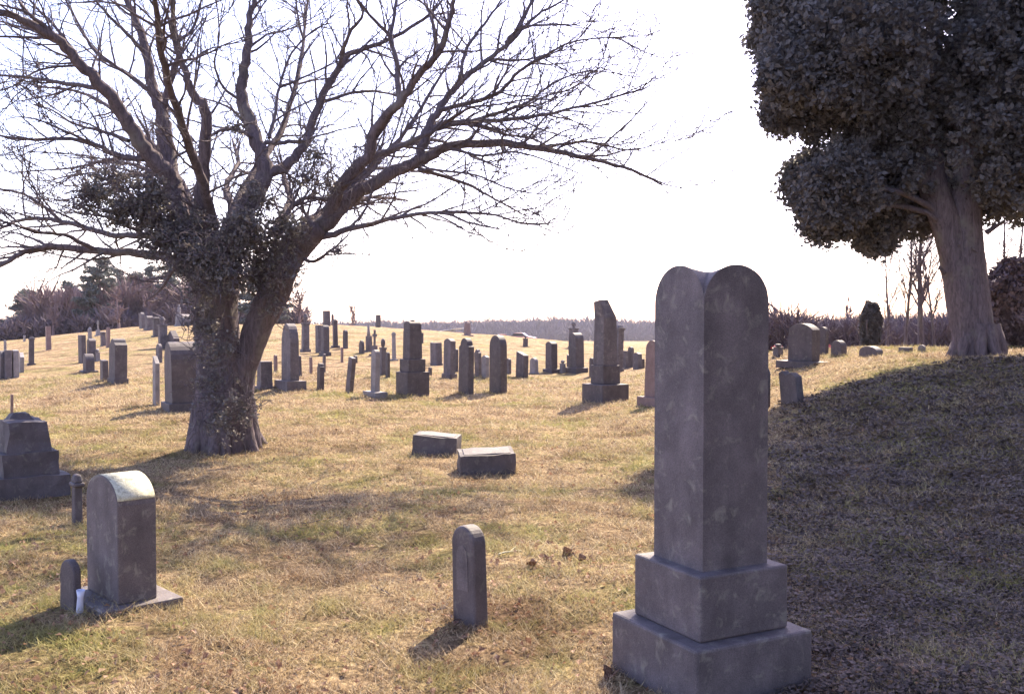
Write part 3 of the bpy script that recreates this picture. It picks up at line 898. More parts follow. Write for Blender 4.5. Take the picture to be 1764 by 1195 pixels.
def shed(px, Y):
    x = (px - 882) / FPX * Y; z = gz(x, Y)
    r = empty('shed', (x, Y, z), (0, 0, math.radians(-25))); tag(r, 'low shed with a white sloping roof beyond the ridge', 'shed')
    bm = bmesh.new(); bm_box(bm, 3.0, 2.4, -.3, 1.85); bm_obj('wall', bm, plain('shed_wall', (.30, .24, .22), .8), r)
    bm = bmesh.new(); bm_slab(bm, [(-1.7, 1.85), (1.7, 2.35), (1.7, 2.43), (-1.7, 1.93)], 2.8); bm_obj('roof', bm, plain('white_roof', (.8, .8, .8), .4), r)
    bm = bmesh.new(); bm_box(bm, .7, .05, 0, 1.7, 1, -.4, -1.22); bm_obj('door', bm, plain('shed_door', (.2, .15, .14), .7), r)
shed(778, 175)
# ------------------------------------------------------------------ the big bare tree
TY = 11.4
LIMBS = [  # (points px, r0, r1, depth slope per metre)
 # right rising stem continues as the long right boughs
 ([(518,418),(540,402),(564,383),(610,336),(670,302),(721,276),(772,255),(861,247),(925,255),(1010,272),(1087,293),(1142,319)], .13,.010, .15),
 ([(721,276),(738,221),(755,191),(789,145),(840,102),(883,68),(917,0)], .075,.022, .35),
 ([(738,221),(815,208),(861,208),(925,200),(1002,183),(1095,157),(1120,148)], .05,.006, -.1),
 ([(564,383),(585,323),(632,272),(645,225),(687,179),(713,140),(755,89),(776,34),(781,0)], .10,.028, -.35),
 ([(548,410),(600,396),(670,378),(755,366),(806,383),(861,395)], .055,.008, -.3),
 ([(755,366),(840,368),(912,387),(980,378)], .022,.005, .2),
 ([(721,290),(798,315),(840,336),(895,366),(915,376)], .034,.005, .5),
 ([(632,272),(690,250),(721,238),(772,217),(815,215),(870,232),(920,240),(960,262),(1010,268)], .05,.006, .4),
 ([(721,293),(755,293),(819,302),(883,327),(946,336)], .024,.005, -.6),
 ([(815,208),(904,179),(951,145),(1010,123),(1074,128)], .026,.005, .3),
 ([(755,191),(850,165),(895,123),(942,94),(989,72),(1065,64)], .030,.006, -.5),
 ([(840,102),(900,104),(959,89),(1000,85)], .02,.005, .5),
 ([(870,75),(900,47),(968,43),(1000,45)], .024,.006, -.3),
 ([(789,145),(806,81),(840,34),(861,4)], .026,.012, .5),
 ([(883,68),(925,26),(972,0)], .028,.014, .3),
 ([(925,255),(1010,244),(1082,259),(1138,247),(1201,236)], .020,.004, .5),
 ([(772,255),(830,268),(890,262),(960,284),(1000,300)], .022,.004, -.8),
 ([(861,208),(930,170),(990,150),(1040,110),(1060,95)], .016,.004, .7),
 ([(730,240),(800,190),(860,180),(920,170),(975,176)], .02,.004, -.9),
 # centre right stem
 ([(400,440),(420,370),(456,300),(439,234),(418,176),(418,138),(427,84),(429,33),(439,0)], .13,.035, .25),
 ([(456,301),(494,285),(527,243),(552,176),(582,121),(600,95),(628,85),(670,68),(730,34),(755,8)], .085,.018, .5),
 ([(687,179),(683,106),(674,64),(683,0)], .045,.02, .4),
 ([(582,121),(600,60),(625,25),(612,-5)], .03,.012, -.5),
 ([(552,176),(620,158),(660,160),(700,170),(745,180)], .028,.006, .9),
 ([(674,64),(640,30),(617,0)], .022,.012, -.6),
 ([(755,89),(745,40),(730,0)], .03,.015, .8),
 ([(444,240),(397,222),(364,234),(345,250)], .04,.012, -.9),
 ([(464,238),(475,190),(481,151),(502,92),(544,50),(570,40)], .032,.007, .6),
 ([(481,151),(531,130),(585,105)], .02,.006, .2),
 ([(456,247),(490,245),(523,243)], .035,.03, .0),
 ([(429,84),(460,60),(500,50),(560,20)], .018,.006, .6),
 ([(418,176),(385,150),(370,110),(378,60),(372,0)], .02,.007, -.6),
 ([(439,234),(400,190),(360,172),(330,165)], .022,.007, .9),
 # centre left stems
 ([(352,450),(351,410),(347,343),(351,268),(356,197),(331,159),(318,121),(300,60),(296,0)], .11,.022, -.3),
 ([(330,450),(318,402),(293,301),(285,234),(278,192),(264,159),(251,92),(234,33),(218,0)], .135,.04, .3),
 ([(280,192),(289,155),(308,96),(299,33),(299,0)], .05,.018, -.3),
 ([(308,71),(331,50),(347,0)], .024,.01, .4),
 ([(264,160),(222,130),(167,92),(142,54),(117,8)], .045,.014, .5),
 ([(293,188),(320,225),(339,247)], .02,.014, .0),
 ([(293,275),(320,262),(347,262)], .018,.014, 0),
 ([(251,92),(220,60),(190,30),(160,-5)], .03,.012, -.5),
 ([(234,33),(205,12),(195,-10)], .02,.01, .6),
 ([(308,96),(270,70),(240,50)], .016,.006, -.7),
 ([(318,121),(350,90),(390,78),(430,70)], .014,.005, .7),
 # long left bough
 ([(300,330),(289,301),(247,255),(218,205),(184,159),(138,109),(96,67),(46,38),(0,21),(-60,-5)], .115,.028, -.45),
 ([(138,109),(100,75),(60,55),(20,42),(-30,30)], .035,.01, .6),
 ([(96,67),(70,40),(40,20),(0,8)], .03,.01, -.6),
 ([(184,159),(150,120),(120,80),(90,40),(50,0)], .045,.014, .7),
 ([(184,155),(100,142),(50,134),(0,130),(-40,128)], .03,.009, .2),
 ([(96,67),(63,65),(0,63),(-30,66)], .022,.008, -.3),
 ([(140,112),(70,120),(20,150),(-20,160)], .016,.006, .8),
 ([(247,272),(205,268),(159,247),(100,238),(63,241),(0,234),(-40,230)], .045,.010, -.2),
 ([(222,243),(184,228),(126,213),(90,190),(60,180)], .028,.006, .7),
 ([(247,276),(184,276),(126,289),(54,295),(20,300)], .022,.005, .5),
 ([(159,247),(110,225),(60,205),(20,200)], .018,.005, -.8),
 # low left boughs
 ([(325,470),(300,450),(251,438),(167,431),(84,425),(42,435),(0,456),(-50,470)], .085,.022, -.15),
 ([(318,440),(293,410),(250,405),(201,406),(138,389),(75,377),(29,381),(0,393),(-40,398)], .065,.016, .4),
 ([(105,381),(75,356),(42,335),(0,326),(-40,322)], .032,.010, -.2),
 ([(167,431),(110,405),(60,400),(20,385),(-20,378)], .028,.008, -.8),
 ([(84,425),(40,405),(0,398)], .018,.006, .6),
 ([(293,410),(240,370),(200,350),(150,340),(110,345)], .032,.008, .9),
 ([(251,405),(200,380),(160,370),(110,365)], .028,.007, -.9),
 ([(310,445),(290,480),(275,500),(250,520)], .03,.008, .6),
 ([(505,440),(540,450),(572,430),(600,405)], .028,.008, -.5),
 ([(500,430),(530,385),(520,350),(545,330)], .035,.010, -.3),
 ([(475,420),(500,360),(530,340),(560,345),(585,340)], .05,.016, .8),
 # boughs growing away from and towards the viewer
 ([(380,420),(420,330),(470,250),(500,180),(520,90),(530,0)], .09,.02, 1.3),
 ([(350,420),(320,330),(270,260),(210,200),(140,160),(60,150)], .08,.014, 1.4),
 ([(560,390),(600,330),(660,270),(740,240),(800,262),(860,290)], .07,.01, 1.6),
 ([(370,430),(360,350),(330,260),(290,140),(270,30),(265,-20)], .09,.02, -1.0),
 ([(545,405),(590,345),(640,290),(700,225),(760,130),(800,60)], .07,.012, 1.2),
 ([(340,430),(280,400),(220,330),(150,300),(90,310)], .055,.008, 1.3),
 ([(360,425),(330,360),(290,310),(260,300),(200,310),(150,330)], .10,.014, 3.2),
 ([(520,420),(560,370),(600,350),(650,340),(700,345)], .10,.014, 3.0),
 ([(380,425),(400,370),(390,320),(410,280),(400,240)], .10,.016, 3.4),
 ([(500,430),(520,390),(560,360),(620,300),(680,290),(740,300)], .08,.012, 2.2),
 ([(350,420),(340,380),(300,330),(250,290),(200,280),(150,280)], .08,.012, 2.2),
 ([(470,400),(500,350),(490,300),(520,260),(540,210)], .08,.012, 2.6),
]
def tree_bare():
    bp = ground(372, 785); bz = gz(bp.x, TY)
    bx = at(372, 785, TY).x
    r = empty('bare_tree', (0, 0, 0)); tag(r, 'large leafless spreading tree with a forked vine-tangled trunk left of centre', 'tree')
    # move the root empty to the foot of the trunk, keeping world coordinates for the parts
    r.location = (bx, TY, bz)
    inv = Matrix.Translation((-bx, -TY, -bz))
    def fix(o): o.matrix_parent_inverse = inv; return o
    nodes = []           # (px,py,depth)
    def limb3d(pts, slope, d0=None):
        if d0 is None:
            x0, y0 = pts[0]
            bst = min(nodes, key=lambda q: (q[0] - x0) ** 2 + (q[1] - y0) ** 2) if nodes else (0, 0, TY)
            d0 = bst[2]
        out = []; d = d0; prev = None
        for (x, y) in pts:
            if prev is not None:
                d += slope * math.hypot(x - prev[0], y - prev[1]) * d0 / FPX
            out.append(at(x, y, d)); nodes.append((x, y, d)); prev = (x, y)
        # densify registered nodes
        return out
    trunkT = Tubes()
    main = [(384, 812), (383, 780), (382, 735), (382, 680), (378, 610), (372, 545), (368, 490), (362, 450), (356, 425)]
    mr = [.38, .355, .335, .305, .25, .25, .26, .29, .21]
    P = limb3d(main, 0, TY)
    P, R = catmull(P, mr, 4)
    trunkT.add(P, R, 26, .10)
    st = [(414, 812), (414, 780), (413, 720), (414, 650), (432, 600), (448, 555), (470, 505), (488, 455), (518, 418), (552, 390)]
    sr = [.21, .18, .165, .155, .15, .16, .185, .19, .172, .118]
    P = limb3d(st, .0, TY + .02)
    P, R = catmull(P, sr, 4)
    trunkT.add(P, R, 20, .09)
    # root flare
    for k in range(11):
        a = 2 * math.pi * k / 11 + rnd.uniform(-.2, .2)
        c = Vector((bx + .10, TY, 0)); o1 = c + Vector((math.cos(a) * .22, math.sin(a) * .2, bz + .55))
        e = rnd.uniform(.40, .50)
        o2 = c + Vector((math.cos(a) * .31, math.sin(a) * .29, bz + .18)); o3 = c + Vector((math.cos(a) * e, math.sin(a) * e, 0)); o3.z = gz(o3.x, o3.y) - .06
        pp, rr = catmull([o1, o2, o3], [.14, .10, .05], 4)
        trunkT.add(pp, rr, 9, .12)
    fix(trunkT.build('trunk', 'bark', r))
    # crown
    base_nodes = list(nodes)
    extra = []
    all_l = []
    TW = Tubes()
    for (pts, r0, r1, sl) in LIMBS:
        if .03 < r0 < .11: r0 *= .80
        if r1 > .012: r1 *= .85
        n0 = len(nodes)
        P = limb3d(pts, sl)
        # dense nodes for later attachment
        for a, b in zip(list(nodes[n0:-1]), list(nodes[n0 + 1:])):
            for t in (.25, .5, .75): nodes.append(tuple(a[i] * (1 - t) + b[i] * t for i in range(3)))
        # continue above the frame
        if pts[-1][1] <= 12:
            d = (P[-1] - P[-2]).normalized()
            for _ in range(3):
                d = (d + rdir() * .18 + Vector((0, 0, .05))).normalized(); P.append(P[-1] + d * .5)
            R0 = [r0 + (r1 - r0) * (i / (len(pts) - 1)) ** .8 for i in range(len(pts))] + [r1 * .75, r1 * .5, r1 * .25]
        else:
            R0 = [r0 + (r1 - r0) * (i / (len(pts) - 1)) ** .75 for i in range(len(pts))]
        L = Tubes()
        P2, R2 = catmull(P, R0, 5)
        P2 = [p + rdir() * min(.018, R2[i] * .35) if i else p for i, p in enumerate(P2)]
        L.add(P2, R2, 10 if r0 > .05 else 6, .08 if r0 > .05 else .05)
        fix(L.build('limb', 'bark' if r0 > .06 else 'twig', r))
        all_l.append((P2, R2))
    # branching
    def spray(P2, R2, lvl, T):
        # cumulative length
        acc = 0
        nxt = rnd.uniform(.05, .2) if lvl else rnd.uniform(.2, .4)
        n = len(P2)
        for i in range(1, n):
            seg = (P2[i] - P2[i - 1]); sl = seg.length
            if sl < 1e-6: continue
            acc += sl
            while acc > nxt:
                rr = R2[i]
                if lvl == 0:
                    gap = .13 if rr < .05 else .28
                    Ln = rnd.uniform(.35, 1.15) * (1.0 if rr > .012 else .75)
                elif lvl == 1:
                    gap = .11; Ln = rnd.uniform(.12, .42)
                else:
                    gap = .11; Ln = rnd.uniform(.05, .16)
                nxt += gap * rnd.uniform(.6, 1.5)
                d = seg.normalized()
                side = d.cross(rdir()).normalized()
                ang = math.radians(rnd.uniform(22, 58))
                nd = (d * math.cos(ang) + side * math.sin(ang) + Vector((0, 0, .12))).normalized()
                b0 = max(min(rr * .55, .016), .0065) if lvl == 0 else (.0055 if lvl == 1 else .0038)
                pts, rad = twig_line(T, P2[i], nd, Ln, b0, b0 * .5 if lvl else .0045, 5 if lvl == 0 else (3 if lvl == 1 else 2), 4 if lvl == 0 else 3, .22, .02)
                if lvl < 2: spray(pts, rad, lvl + 1, T)
    for P2, R2 in all_l:
        k = next((i for i, q in enumerate(R2) if q < .075), None)
        if k is None: continue
        spray(P2[max(k - 1, 0):], R2[max(k - 1, 0):], 0, TW)
    o = TW.build('twigs', 'twig', r); fix(o)
    print('twig faces', len(TW.F))
    # vines: tangled stems and leaf clumps round the crotch
    V = Tubes(); C = []
    spots = [(165, 330, 32, 10.4), (150, 360, 26, 10.4), (200, 305, 26, 10.5), (265, 330, 30, 10.6), (415, 405, 42, 10.5), (240, 350, 45, 10.6), (205, 370, 30, 10.5), (285, 385, 45, 10.8), (285, 420, 45, 10.7), (330, 395, 45, 10.9), (330, 440, 45, 10.6),
             (400, 430, 45, 10.6), (430, 385, 40, 10.6), (440, 340, 32, 10.8), (470, 425, 42, 10.9), (395, 470, 42, 10.5), (450, 470, 40, 10.9),
             (370, 455, 45, 10.5), (500, 395, 32, 10.8), (545, 265, 26, 10.9), (530, 310, 24, 10.8), (570, 320, 20, 10.8), (410, 215, 20, 10.6),
             (375, 600, 40, 10.62), (365, 660, 45, 10.6), (380, 720, 50, 10.55), (350, 560, 35, 10.65), (345, 500, 38, 10.6), (420, 700, 30, 10.7), (470, 520, 30, 10.8), (505, 470, 28, 10.75), (580, 430, 14, 10.9)]
    for (x, y, rp, dd) in spots:
        c = at(x, y, dd); rad = rp * dd / FPX
        for _ in range(int(rp * 1.5)):
            p = c + rdir() * rad * rnd.random() ** .5
            twig_line(V, p, rdir(), rnd.uniform(.15, .5), .006, .003, 7, 3, .75)
        dens = 95 if y < 480 and rp > 28 else 30
        for _ in range(int(rp * rp * dens / 1600)):
            p = c + rdir() * rad * rnd.random() ** .6
            for _ in range(12): C.append(p + rdir() * rnd.random() * .08)
    fix(V.build('vine_stems', 'twig', r))
    C = np.array([tuple(c) for c in C])
    fix(np_mesh('vine_leaves', leaves(C, .019, .75), 4, 'vine', r))
tree_bare()

# ------------------------------------------------------------------ the big leafy evergreen at right
def tree_leafy():
    Y0 = 15.2
    bx = at(1688, 600, Y0).x; bz = gz(bx, Y0)
    r = empty('evergreen_tree', (bx, Y0, bz)); tag(r, 'huge dense evergreen tree with twin trunks filling the upper right corner', 'tree')
    inv = Matrix.Translation((-bx, -Y0, -bz))
    def fix(o): o.matrix_parent_inverse = inv; return o
    for pts, rr in (([(1680, 640), (1674, 600), (1668, 560), (1652, 480), (1634, 400), (1610, 330), (1596, 250), (1580, 120), (1560, -20), (1550, -200), (1560, -400)], [.30, .27, .25, .235, .22, .21, .22, .2, .16, .12, .06]),
                    ([(1692, 640), (1688, 600), (1680, 540), (1670, 460), (1662, 380), (1668, 300), (1668, 180), (1690, 40), (1700, -100), (1690, -300), (1700, -500)], [.29, .26, .245, .235, .225, .22, .22, .22, .18, .12, .06])):
        T = Tubes(); P = [at(x, y, Y0) for x, y in pts]; P, R = catmull(P, rr, 4); T.add(P, R, 18, .10)
        fix(T.build('trunk', 'bark', r))
    for k in range(10):
        T = Tubes()
        a = 2 * math.pi * k / 10 + rnd.uniform(-.2, .2); e = rnd.uniform(.34, .55)
        c0 = Vector((bx - .03, Y0, bz))
        o3 = c0 + Vector((math.cos(a) * e, math.sin(a) * e, 0)); o3.z = gz(o3.x, o3.y) - .05
        pp, rr = catmull([c0 + Vector((math.cos(a) * .2, math.sin(a) * .2, .5)), c0 + Vector((math.cos(a) * .33, math.sin(a) * .33, .15)), o3], [.12, .09, .04], 4)
        T.add(pp, rr, 8, .15); fix(T.build('root', 'bark', r))
    for (x, y, L) in ((1625, 470, .35), (1655, 430, .3), (1690, 440, .4), (1615, 380, .5), (1700, 400, .6)):
        T = Tubes(); p0 = at(x, y, Y0 - .1); T.add([p0, p0 + Vector((rnd.uniform(-.3, .3), -.25, .12)) * L * 2], [.04, .02], 6, .1); fix(T.build('branch_stub', 'bark', r))
    circ = [(1475, 75, 120), (1432, 165, 80), (1415, 60, 82), (1490, 295, 108), (1445, 325, 60), (1395, 100, 62), (1560, 320, 88), (1590, 255, 88), (1550, 165, 95), (1640, 170, 78),
            (1345, 60, 42), (1350, 192, 26), (1392, 308, 40), (1425, 372, 36), (1365, 130, 42), (1340, 20, 30), (1510, 390, 40), (1725, 90, 120), (1745, 240, 120), (1840, 120, 170), (1820, 260, 120), (1520, -20, 120), (1690, -90, 130), (1700, 300, 75),
            (1478, -110, 115), (1560, -180, 180), (1750, -260, 230), (1548, -320, 125), (1640, -340, 190), (1850, -150, 220), (1592, -470, 125), (1620, -600, 130),
            (1660, -600, 180), (1740, -480, 200), (1620, -720, 130), (1930, 30, 190), (1980, -250, 220), (2060, 120, 160), (1900, -430, 200), (2000, 260, 110)]
    C = []; B = Tubes()
    for (x, y, rp) in circ:
        c = at(x, y, Y0 + rnd.uniform(-.9, .9)); rad = rp * Y0 / FPX
        # limb into the clump
        tx = 1640 if x < 1660 else 1680
        b = at(tx, min(y + rp * .9, 380), Y0)
        m = (b + c) / 2 + Vector((0, 0, .2))
        p_, r_ = catmull([b, m, c + (c - b).normalized() * rad * .5], [.07, .05, .015], 4); B.add(p_, [q * .8 for q in r_], 6)
        ncl = int(30 + rp * .9)
        for i in range(ncl):
            d = rdir()
            if i % 5 < 2:
                q = c + Vector((d.x, d.y, d.z)) * rad * rnd.uniform(.1, .8); cr = rnd.uniform(.24, .36)
            elif i % 5 < 4:
                q = c + Vector((d.x, d.y, d.z)) * rad * rnd.uniform(.8, 1.12); cr = rnd.uniform(.10, .2)
            else:
                q = c + Vector((d.x, d.y, d.z * .8 - .1)) * rad * rnd.uniform(1.0, 1.25); cr = rnd.uniform(.05, .12)
            if i % 5 < 2 and i % 3 == 0: B.add([c, (c + q) / 2 + rdir() * .08, q], [.018, .012, .005], 4)
            n = int(230 * (cr / .25) ** 1.8)
            g = RNG.normal(size=(n, 3)); g /= np.linalg.norm(g, axis=1)[:, None]
            g *= (RNG.uniform(.1, 1, n) ** .5)[:, None] * cr * RNG.uniform(.8, 1.3, (n, 1))
            C.append(g + np.array(q))
    fix(B.build('branches', 'twig', r))
    C = np.concatenate(C)
    print('leaves', len(C))
    fix(np_mesh('crown', leaves(C, .040, .6, .5), 4, 'leaf', r))
    return r
LT = tree_leafy()
def copy_tree(src, loc, rz, label):
    c = src.copy(); COL.objects.link(c); c.location = loc; c.rotation_euler = (0, 0, rz); c['label'] = label
    for ch in src.children:
        k = ch.copy(); COL.objects.link(k); k.parent = c; k.matrix_parent_inverse = ch.matrix_parent_inverse.copy()
    return c
# added evergreens out of view that block sky light and deepen the shade
copy_tree(LT, (11.5, 4.5, gz(11.5, 4.5)), 2.1, 'added evergreen out of view at right, blocking sky light')
copy_tree(LT, (7.5, -7.5, gz(7.5, -7.5)), 4.0, 'added evergreen behind the viewpoint, blocking sky light')

copy_tree(LT, (15.5, 12.5, gz(15.5, 12.5)), 1.0, 'added evergreen further along the right side, out of view, blocking sky light')
copy_tree(LT, (8.2, -1.2, gz(8.2, -1.2)), 5.2, 'added evergreen close to the right of the viewpoint, blocking sky light')

# ------------------------------------------------------------------ saplings, distant trees, thicket
def branchy(T, p, d, L, r, lvl, up=.08, spread=.6, sides=4, mn=.012):
    n = 5 if lvl else 8
    pts, rad = twig_line(T, p, d, L, r, max(r * (.35 if lvl else .25), mn * .6), n, sides if lvl == 0 else 3, .10 if lvl == 0 else .2, up)
    if lvl >= 3: return
    k = {0: 13, 1: 6, 2: 5}[lvl]
    for i in range(k):
        j = rnd.uniform(.25 if lvl == 0 else .2, 1) * n
        a = int(min(j, n - 1)); q = pts[a].lerp(pts[a + 1], j - a)
        dd = (pts[a + 1] - pts[a]).normalized()
        s = dd.cross(rdir()).normalized()
        branchy(T, q, (dd + s * rnd.uniform(.5, 1.1) * spread / .6).normalized(), L * rnd.uniform(.25, .5), max(rad[a] * .5, mn), lvl + 1, up, spread, sides, mn)

def bare_tree(px, Y, top, r, label, name='bare_tree', lean=0, spread=.6, mn=.014, grp=None, mat='farbark', z=None):
    x = (px - 882) / FPX * Y; z0 = gz(x, Y)
    H = EYE + (550 - top) * Y / FPX - z0
    e = empty(name, (x, Y, z0 - .1)); tag(e, label, 'tree', grp)
    T = Tubes(); p = Vector((0, 0, 0)); d = Vector((lean, 0, 1)).normalized()
    pts, rad = twig_line(T, p, d, H * .95, r, r * .2, 10, 6, .05, .03)
    T.build('trunk', mat, e)
    C = Tubes()
    for i in range(20):
        j = rnd.uniform(.22, .98) * 10; a = int(min(j, 9)); q = pts[a].lerp(pts[a + 1], j - a)
        dd = (pts[a + 1] - pts[a]).normalized(); s = dd.cross(rdir()).normalized()
        branchy(C, q, (dd + s * rnd.uniform(.6, 1.2) * spread / .6).normalized(), H * rnd.uniform(.18, .36) * (1.15 - .6 * j / 10), max(rad[a] * .5, mn), 1, .05, spread, 4, mn)
    C.build('crown', mat, e, False)
    return e
gs = 'bare saplings behind the right ridge'
bare_tree(1527, 27, 400, .045, 'bare forked sapling left of the two straight poles behind the right ridge', 'sapling', .03, .35, .006, gs, 'bark')
bare_tree(1560, 26, 340, .05, 'thin straight bare sapling between the forked sapling and the thicker pole', 'sapling', .0, .3, .006, gs, 'bark')
bare_tree(1588, 25, 320, .085, 'thicker straight bare sapling nearest the twin trunks', 'sapling', .0, .3, .006, gs, 'bark')
bare_tree(1735, 26, 330, .06, 'thin bare sapling right of the twin trunks', 'sapling', -.03, .5, .006, gs, 'bark')
bare_tree(1762, 27, 320, .06, 'bare sapling at the right edge of the view', 'sapling', -.05, .5, .006, gs, 'bark')
bare_tree(1612, 24, 350, .035, 'thin leaning sapling crossing just left of the twin trunks', 'sapling', -.16, .3, .006, gs, 'bark')

def pine(px, Y, top, wpx, label, grp='dark conifers beyond the left rise', low=.12, skew=0):
    x = (px - 882) / FPX * Y; z0 = gz(x, Y)
    H = EYE + (550 - top) * Y / FPX - z0; W = wpx * Y / FPX / 2
    e = empty('conifer_tree', (x, Y, z0 - .1)); tag(e, label, 'tree', grp)
    T = Tubes(); T.add([Vector((0, 0, 0)), Vector((.05, 0, H * .5)), Vector((0, 0, H * .97))], [H * .03, H * .02, H * .006], 8, .1)
    T.build('trunk', 'farbark', e)
    C = []; B = Tubes()
    n = 60
    for i in range(n):
        t = low + (1 - low) * (i + rnd.random()) / n
        zz = H * t
        L = W * (1.1 - t) ** .65 * rnd.uniform(.55, 1.15)
        a = rnd.uniform(0, 2 * math.pi)
        d = Vector((math.cos(a), math.sin(a), rnd.uniform(-.05, .3)))
        q = Vector((0, 0, zz)); tip = q + d * L
        B.add([q, (q + tip) / 2 + Vector((0, 0, -.05 * L)), tip], [H * .008, H * .005, H * .002], 4)
        m = int(260 * max(L / 2, .3))
        s = RNG.uniform(.25, 1, m)
        P = np.array(q)[None] + np.array(d * L)[None] * s[:, None] + RNG.normal(0, .11 * max(W / 2, .5), (m, 3)) * np.array([1, 1, .6]) 
        C.append(P)
    B.build('boughs', 'farbark', e)
    np_mesh('crown', leaves(np.concatenate(C), .13 * max(W / 2.2, .7), .35), 4, 'needle', e)
pine(52, 88, 500, 120, 'low wide dark conifer at the left end of the distant trees')
pine(172, 84, 443, 105, 'tallest dark conifer left of the bare tree, with a ragged crown')
pine(236, 90, 470, 100, 'dark conifer seen through low twigs right of the tallest one')
pine(290, 86, 452, 90, 'dark conifer just left of the big tree trunk')
pine(445, 88, 448, 95, 'dark conifer framed in the fork of the big tree')
pine(395, 92, 470, 100, 'dark conifer hidden behind the main trunk of the big tree')
pine(492, 95, 505, 60, 'small conifer just right of the fork behind the big tree')
pine(205, 96, 462, 95, 'conifer standing behind and right of the tallest ragged one')
pine(262, 98, 458, 90, 'far conifer between the two seen left of the big trunk')
pine(120, 100, 488, 100, 'broad dark conifer behind the reddish bare tree')
gb = 'bare brown trees beyond the left rise'
for (px, Y, top, l) in [(92, 80, 505, 'reddish bare tree right of the low wide conifer'), (125, 86, 492, 'brown bare tree left of the tallest conifer'),
                        (205, 78, 498, 'brown bare tree right of the tallest conifer'), (262, 82, 480, 'bare tree between the two conifers left of the big trunk'),
                        (322, 90, 470, 'bare tree whose twigs show against the white sky beside the big trunk'), (516, 84, 500, 'small bare tree just right of the forked stem')]:
    bare_tree(px, Y, top, .13, l, grp=gb, spread=.8, mn=.035)
bare_tree(1459, 42, 516, .05, 'short bare stub of a tree above the low domed stone', 'sapling', .0, .2, .01, None)
bare_tree(608, 130, 530, .09, 'thin far bare tree above the skyline right of the small spike', 'sapling', 0, .3, .04)

def bush(px, Y, top, base_px, w, label, mat='leaf', name='evergreen_bush', n=9000, size=.05):
    x = (px - 882) / FPX * Y; z0 = gz(x, Y); H = EYE + (550 - top) * Y / FPX - z0; W = w * Y / FPX / 2
    e = empty(name, (x, Y, z0)); tag(e, label, 'bush')
    T = Tubes()
    for i in range(14):
        d = (Vector((0, 0, 1)) + rdir() * .6).normalized(); twig_line(T, Vector((0, 0, -.05)), d, H * .75, .03, .01, 5, 5)
    T.build('stems', 'bark', e)
    g = RNG.normal(size=(n, 3)); g /= np.linalg.norm(g, axis=1)[:, None]
    lump = 1 + .10 * np.sin(g[:, 0] * 7 + 1) * np.sin(g[:, 2] * 6) + .06 * np.sin(g[:, 1] * 13)
    g = g * (RNG.uniform(.2, 1, n) ** .3 * lump)[:, None]
    C = np.stack([g[:, 0] * W, g[:, 1] * W * .9, H * .5 + g[:, 2] * H * .5], -1)
    np_mesh('foliage', leaves(C, size, .6), 4, mat, e)
bush(1500, 24, 520, 600, 36, 'dark clipped bush left of the two straight poles on the right ridge', size=.045)
bush(1778, 20, 446, 620, 185, 'big rounded brown bush at the right edge behind the leafy tree', 'brush', n=26000, size=.06)

def thicket(name, label, n, x0, x1, y0, y1, h0, h1, mat, seed, pxr=None, cat='thicket', fine=.012, tall=1.0):
    rg = np.random.default_rng(seed)
    Y = rg.uniform(y0, y1, n)
    if pxr: X = (rg.uniform(pxr[0], pxr[1], n) - 882) / FPX * Y
    else: X = rg.uniform(x0, x1, n)
    Z = terrain(X, Y)
    H = rg.uniform(h0, h1, n) * (1 + .18 * np.sin(X * .9) + .12 * np.sin(X * 2.3 + 1))
    K = 30
    V = np.empty((n, K, 3, 3))
    base = np.stack([X, Y, Z], -1)
    for k in range(K):
        # each stem piece starts along the shrub and fans outwards
        t0 = rg.uniform(0, .65, n); off = rg.normal(0, .16, (n, 2)) * H[:, None]
        s = base.copy(); s[:, 0] += off[:, 0] * t0; s[:, 1] += off[:, 1] * t0; s[:, 2] += t0 * H * .9 - .05
        L = rg.uniform(.15, .4, n) * H * tall
        d = np.stack([off[:, 0] / H * 3 + rg.normal(0, .3, n), off[:, 1] / H * 3, rg.uniform(.4, 1, n)], -1); d /= np.linalg.norm(d, axis=1)[:, None]
        e = s + d * L[:, None]
        wv = rg.normal(size=(n, 3)); wv[:, 2] *= .3; wv /= np.linalg.norm(wv, axis=1)[:, None]
        wv *= (fine * H)[:, None]
        V[:, k, 0] = s - wv; V[:, k, 1] = s + wv; V[:, k, 2] = e
    o = np_mesh(name, V.reshape(-1, 3), 3, mat)
    tag(o, label, cat, kind='stuff'); return o
thicket('thicket', 'dark leafless thicket behind the right ridge', 9000, 0, 0, 31, 60, 1.6, 2.3, 'brush', 3, (1295, 2150), fine=.011)
thicket('thicket', 'dark undergrowth at the foot of the distant conifers', 3600, 0, 0, 80, 100, 1.6, 2.8, 'brush', 4, (-260, 350), fine=.03)
thicket('brown_woods', 'brown leafless wood massed among the distant conifers at left', 2600, 0, 0, 84, 104, 3.0, 5.2, 'farbark', 14, (65, 350), cat='woods', fine=.018, tall=1.3)
thicket('thicket', 'undergrowth behind the fork of the big tree', 500, 0, 0, 88, 100, 1.6, 2.6, 'brush', 5, (380, 525), fine=.03)
thicket('distant_woods', 'hazy leafless woods along the far ridge', 15000, -700, 900, 640, 860, 10, 15, 'farwood', 6, cat='woods', fine=.03, tall=1.1)

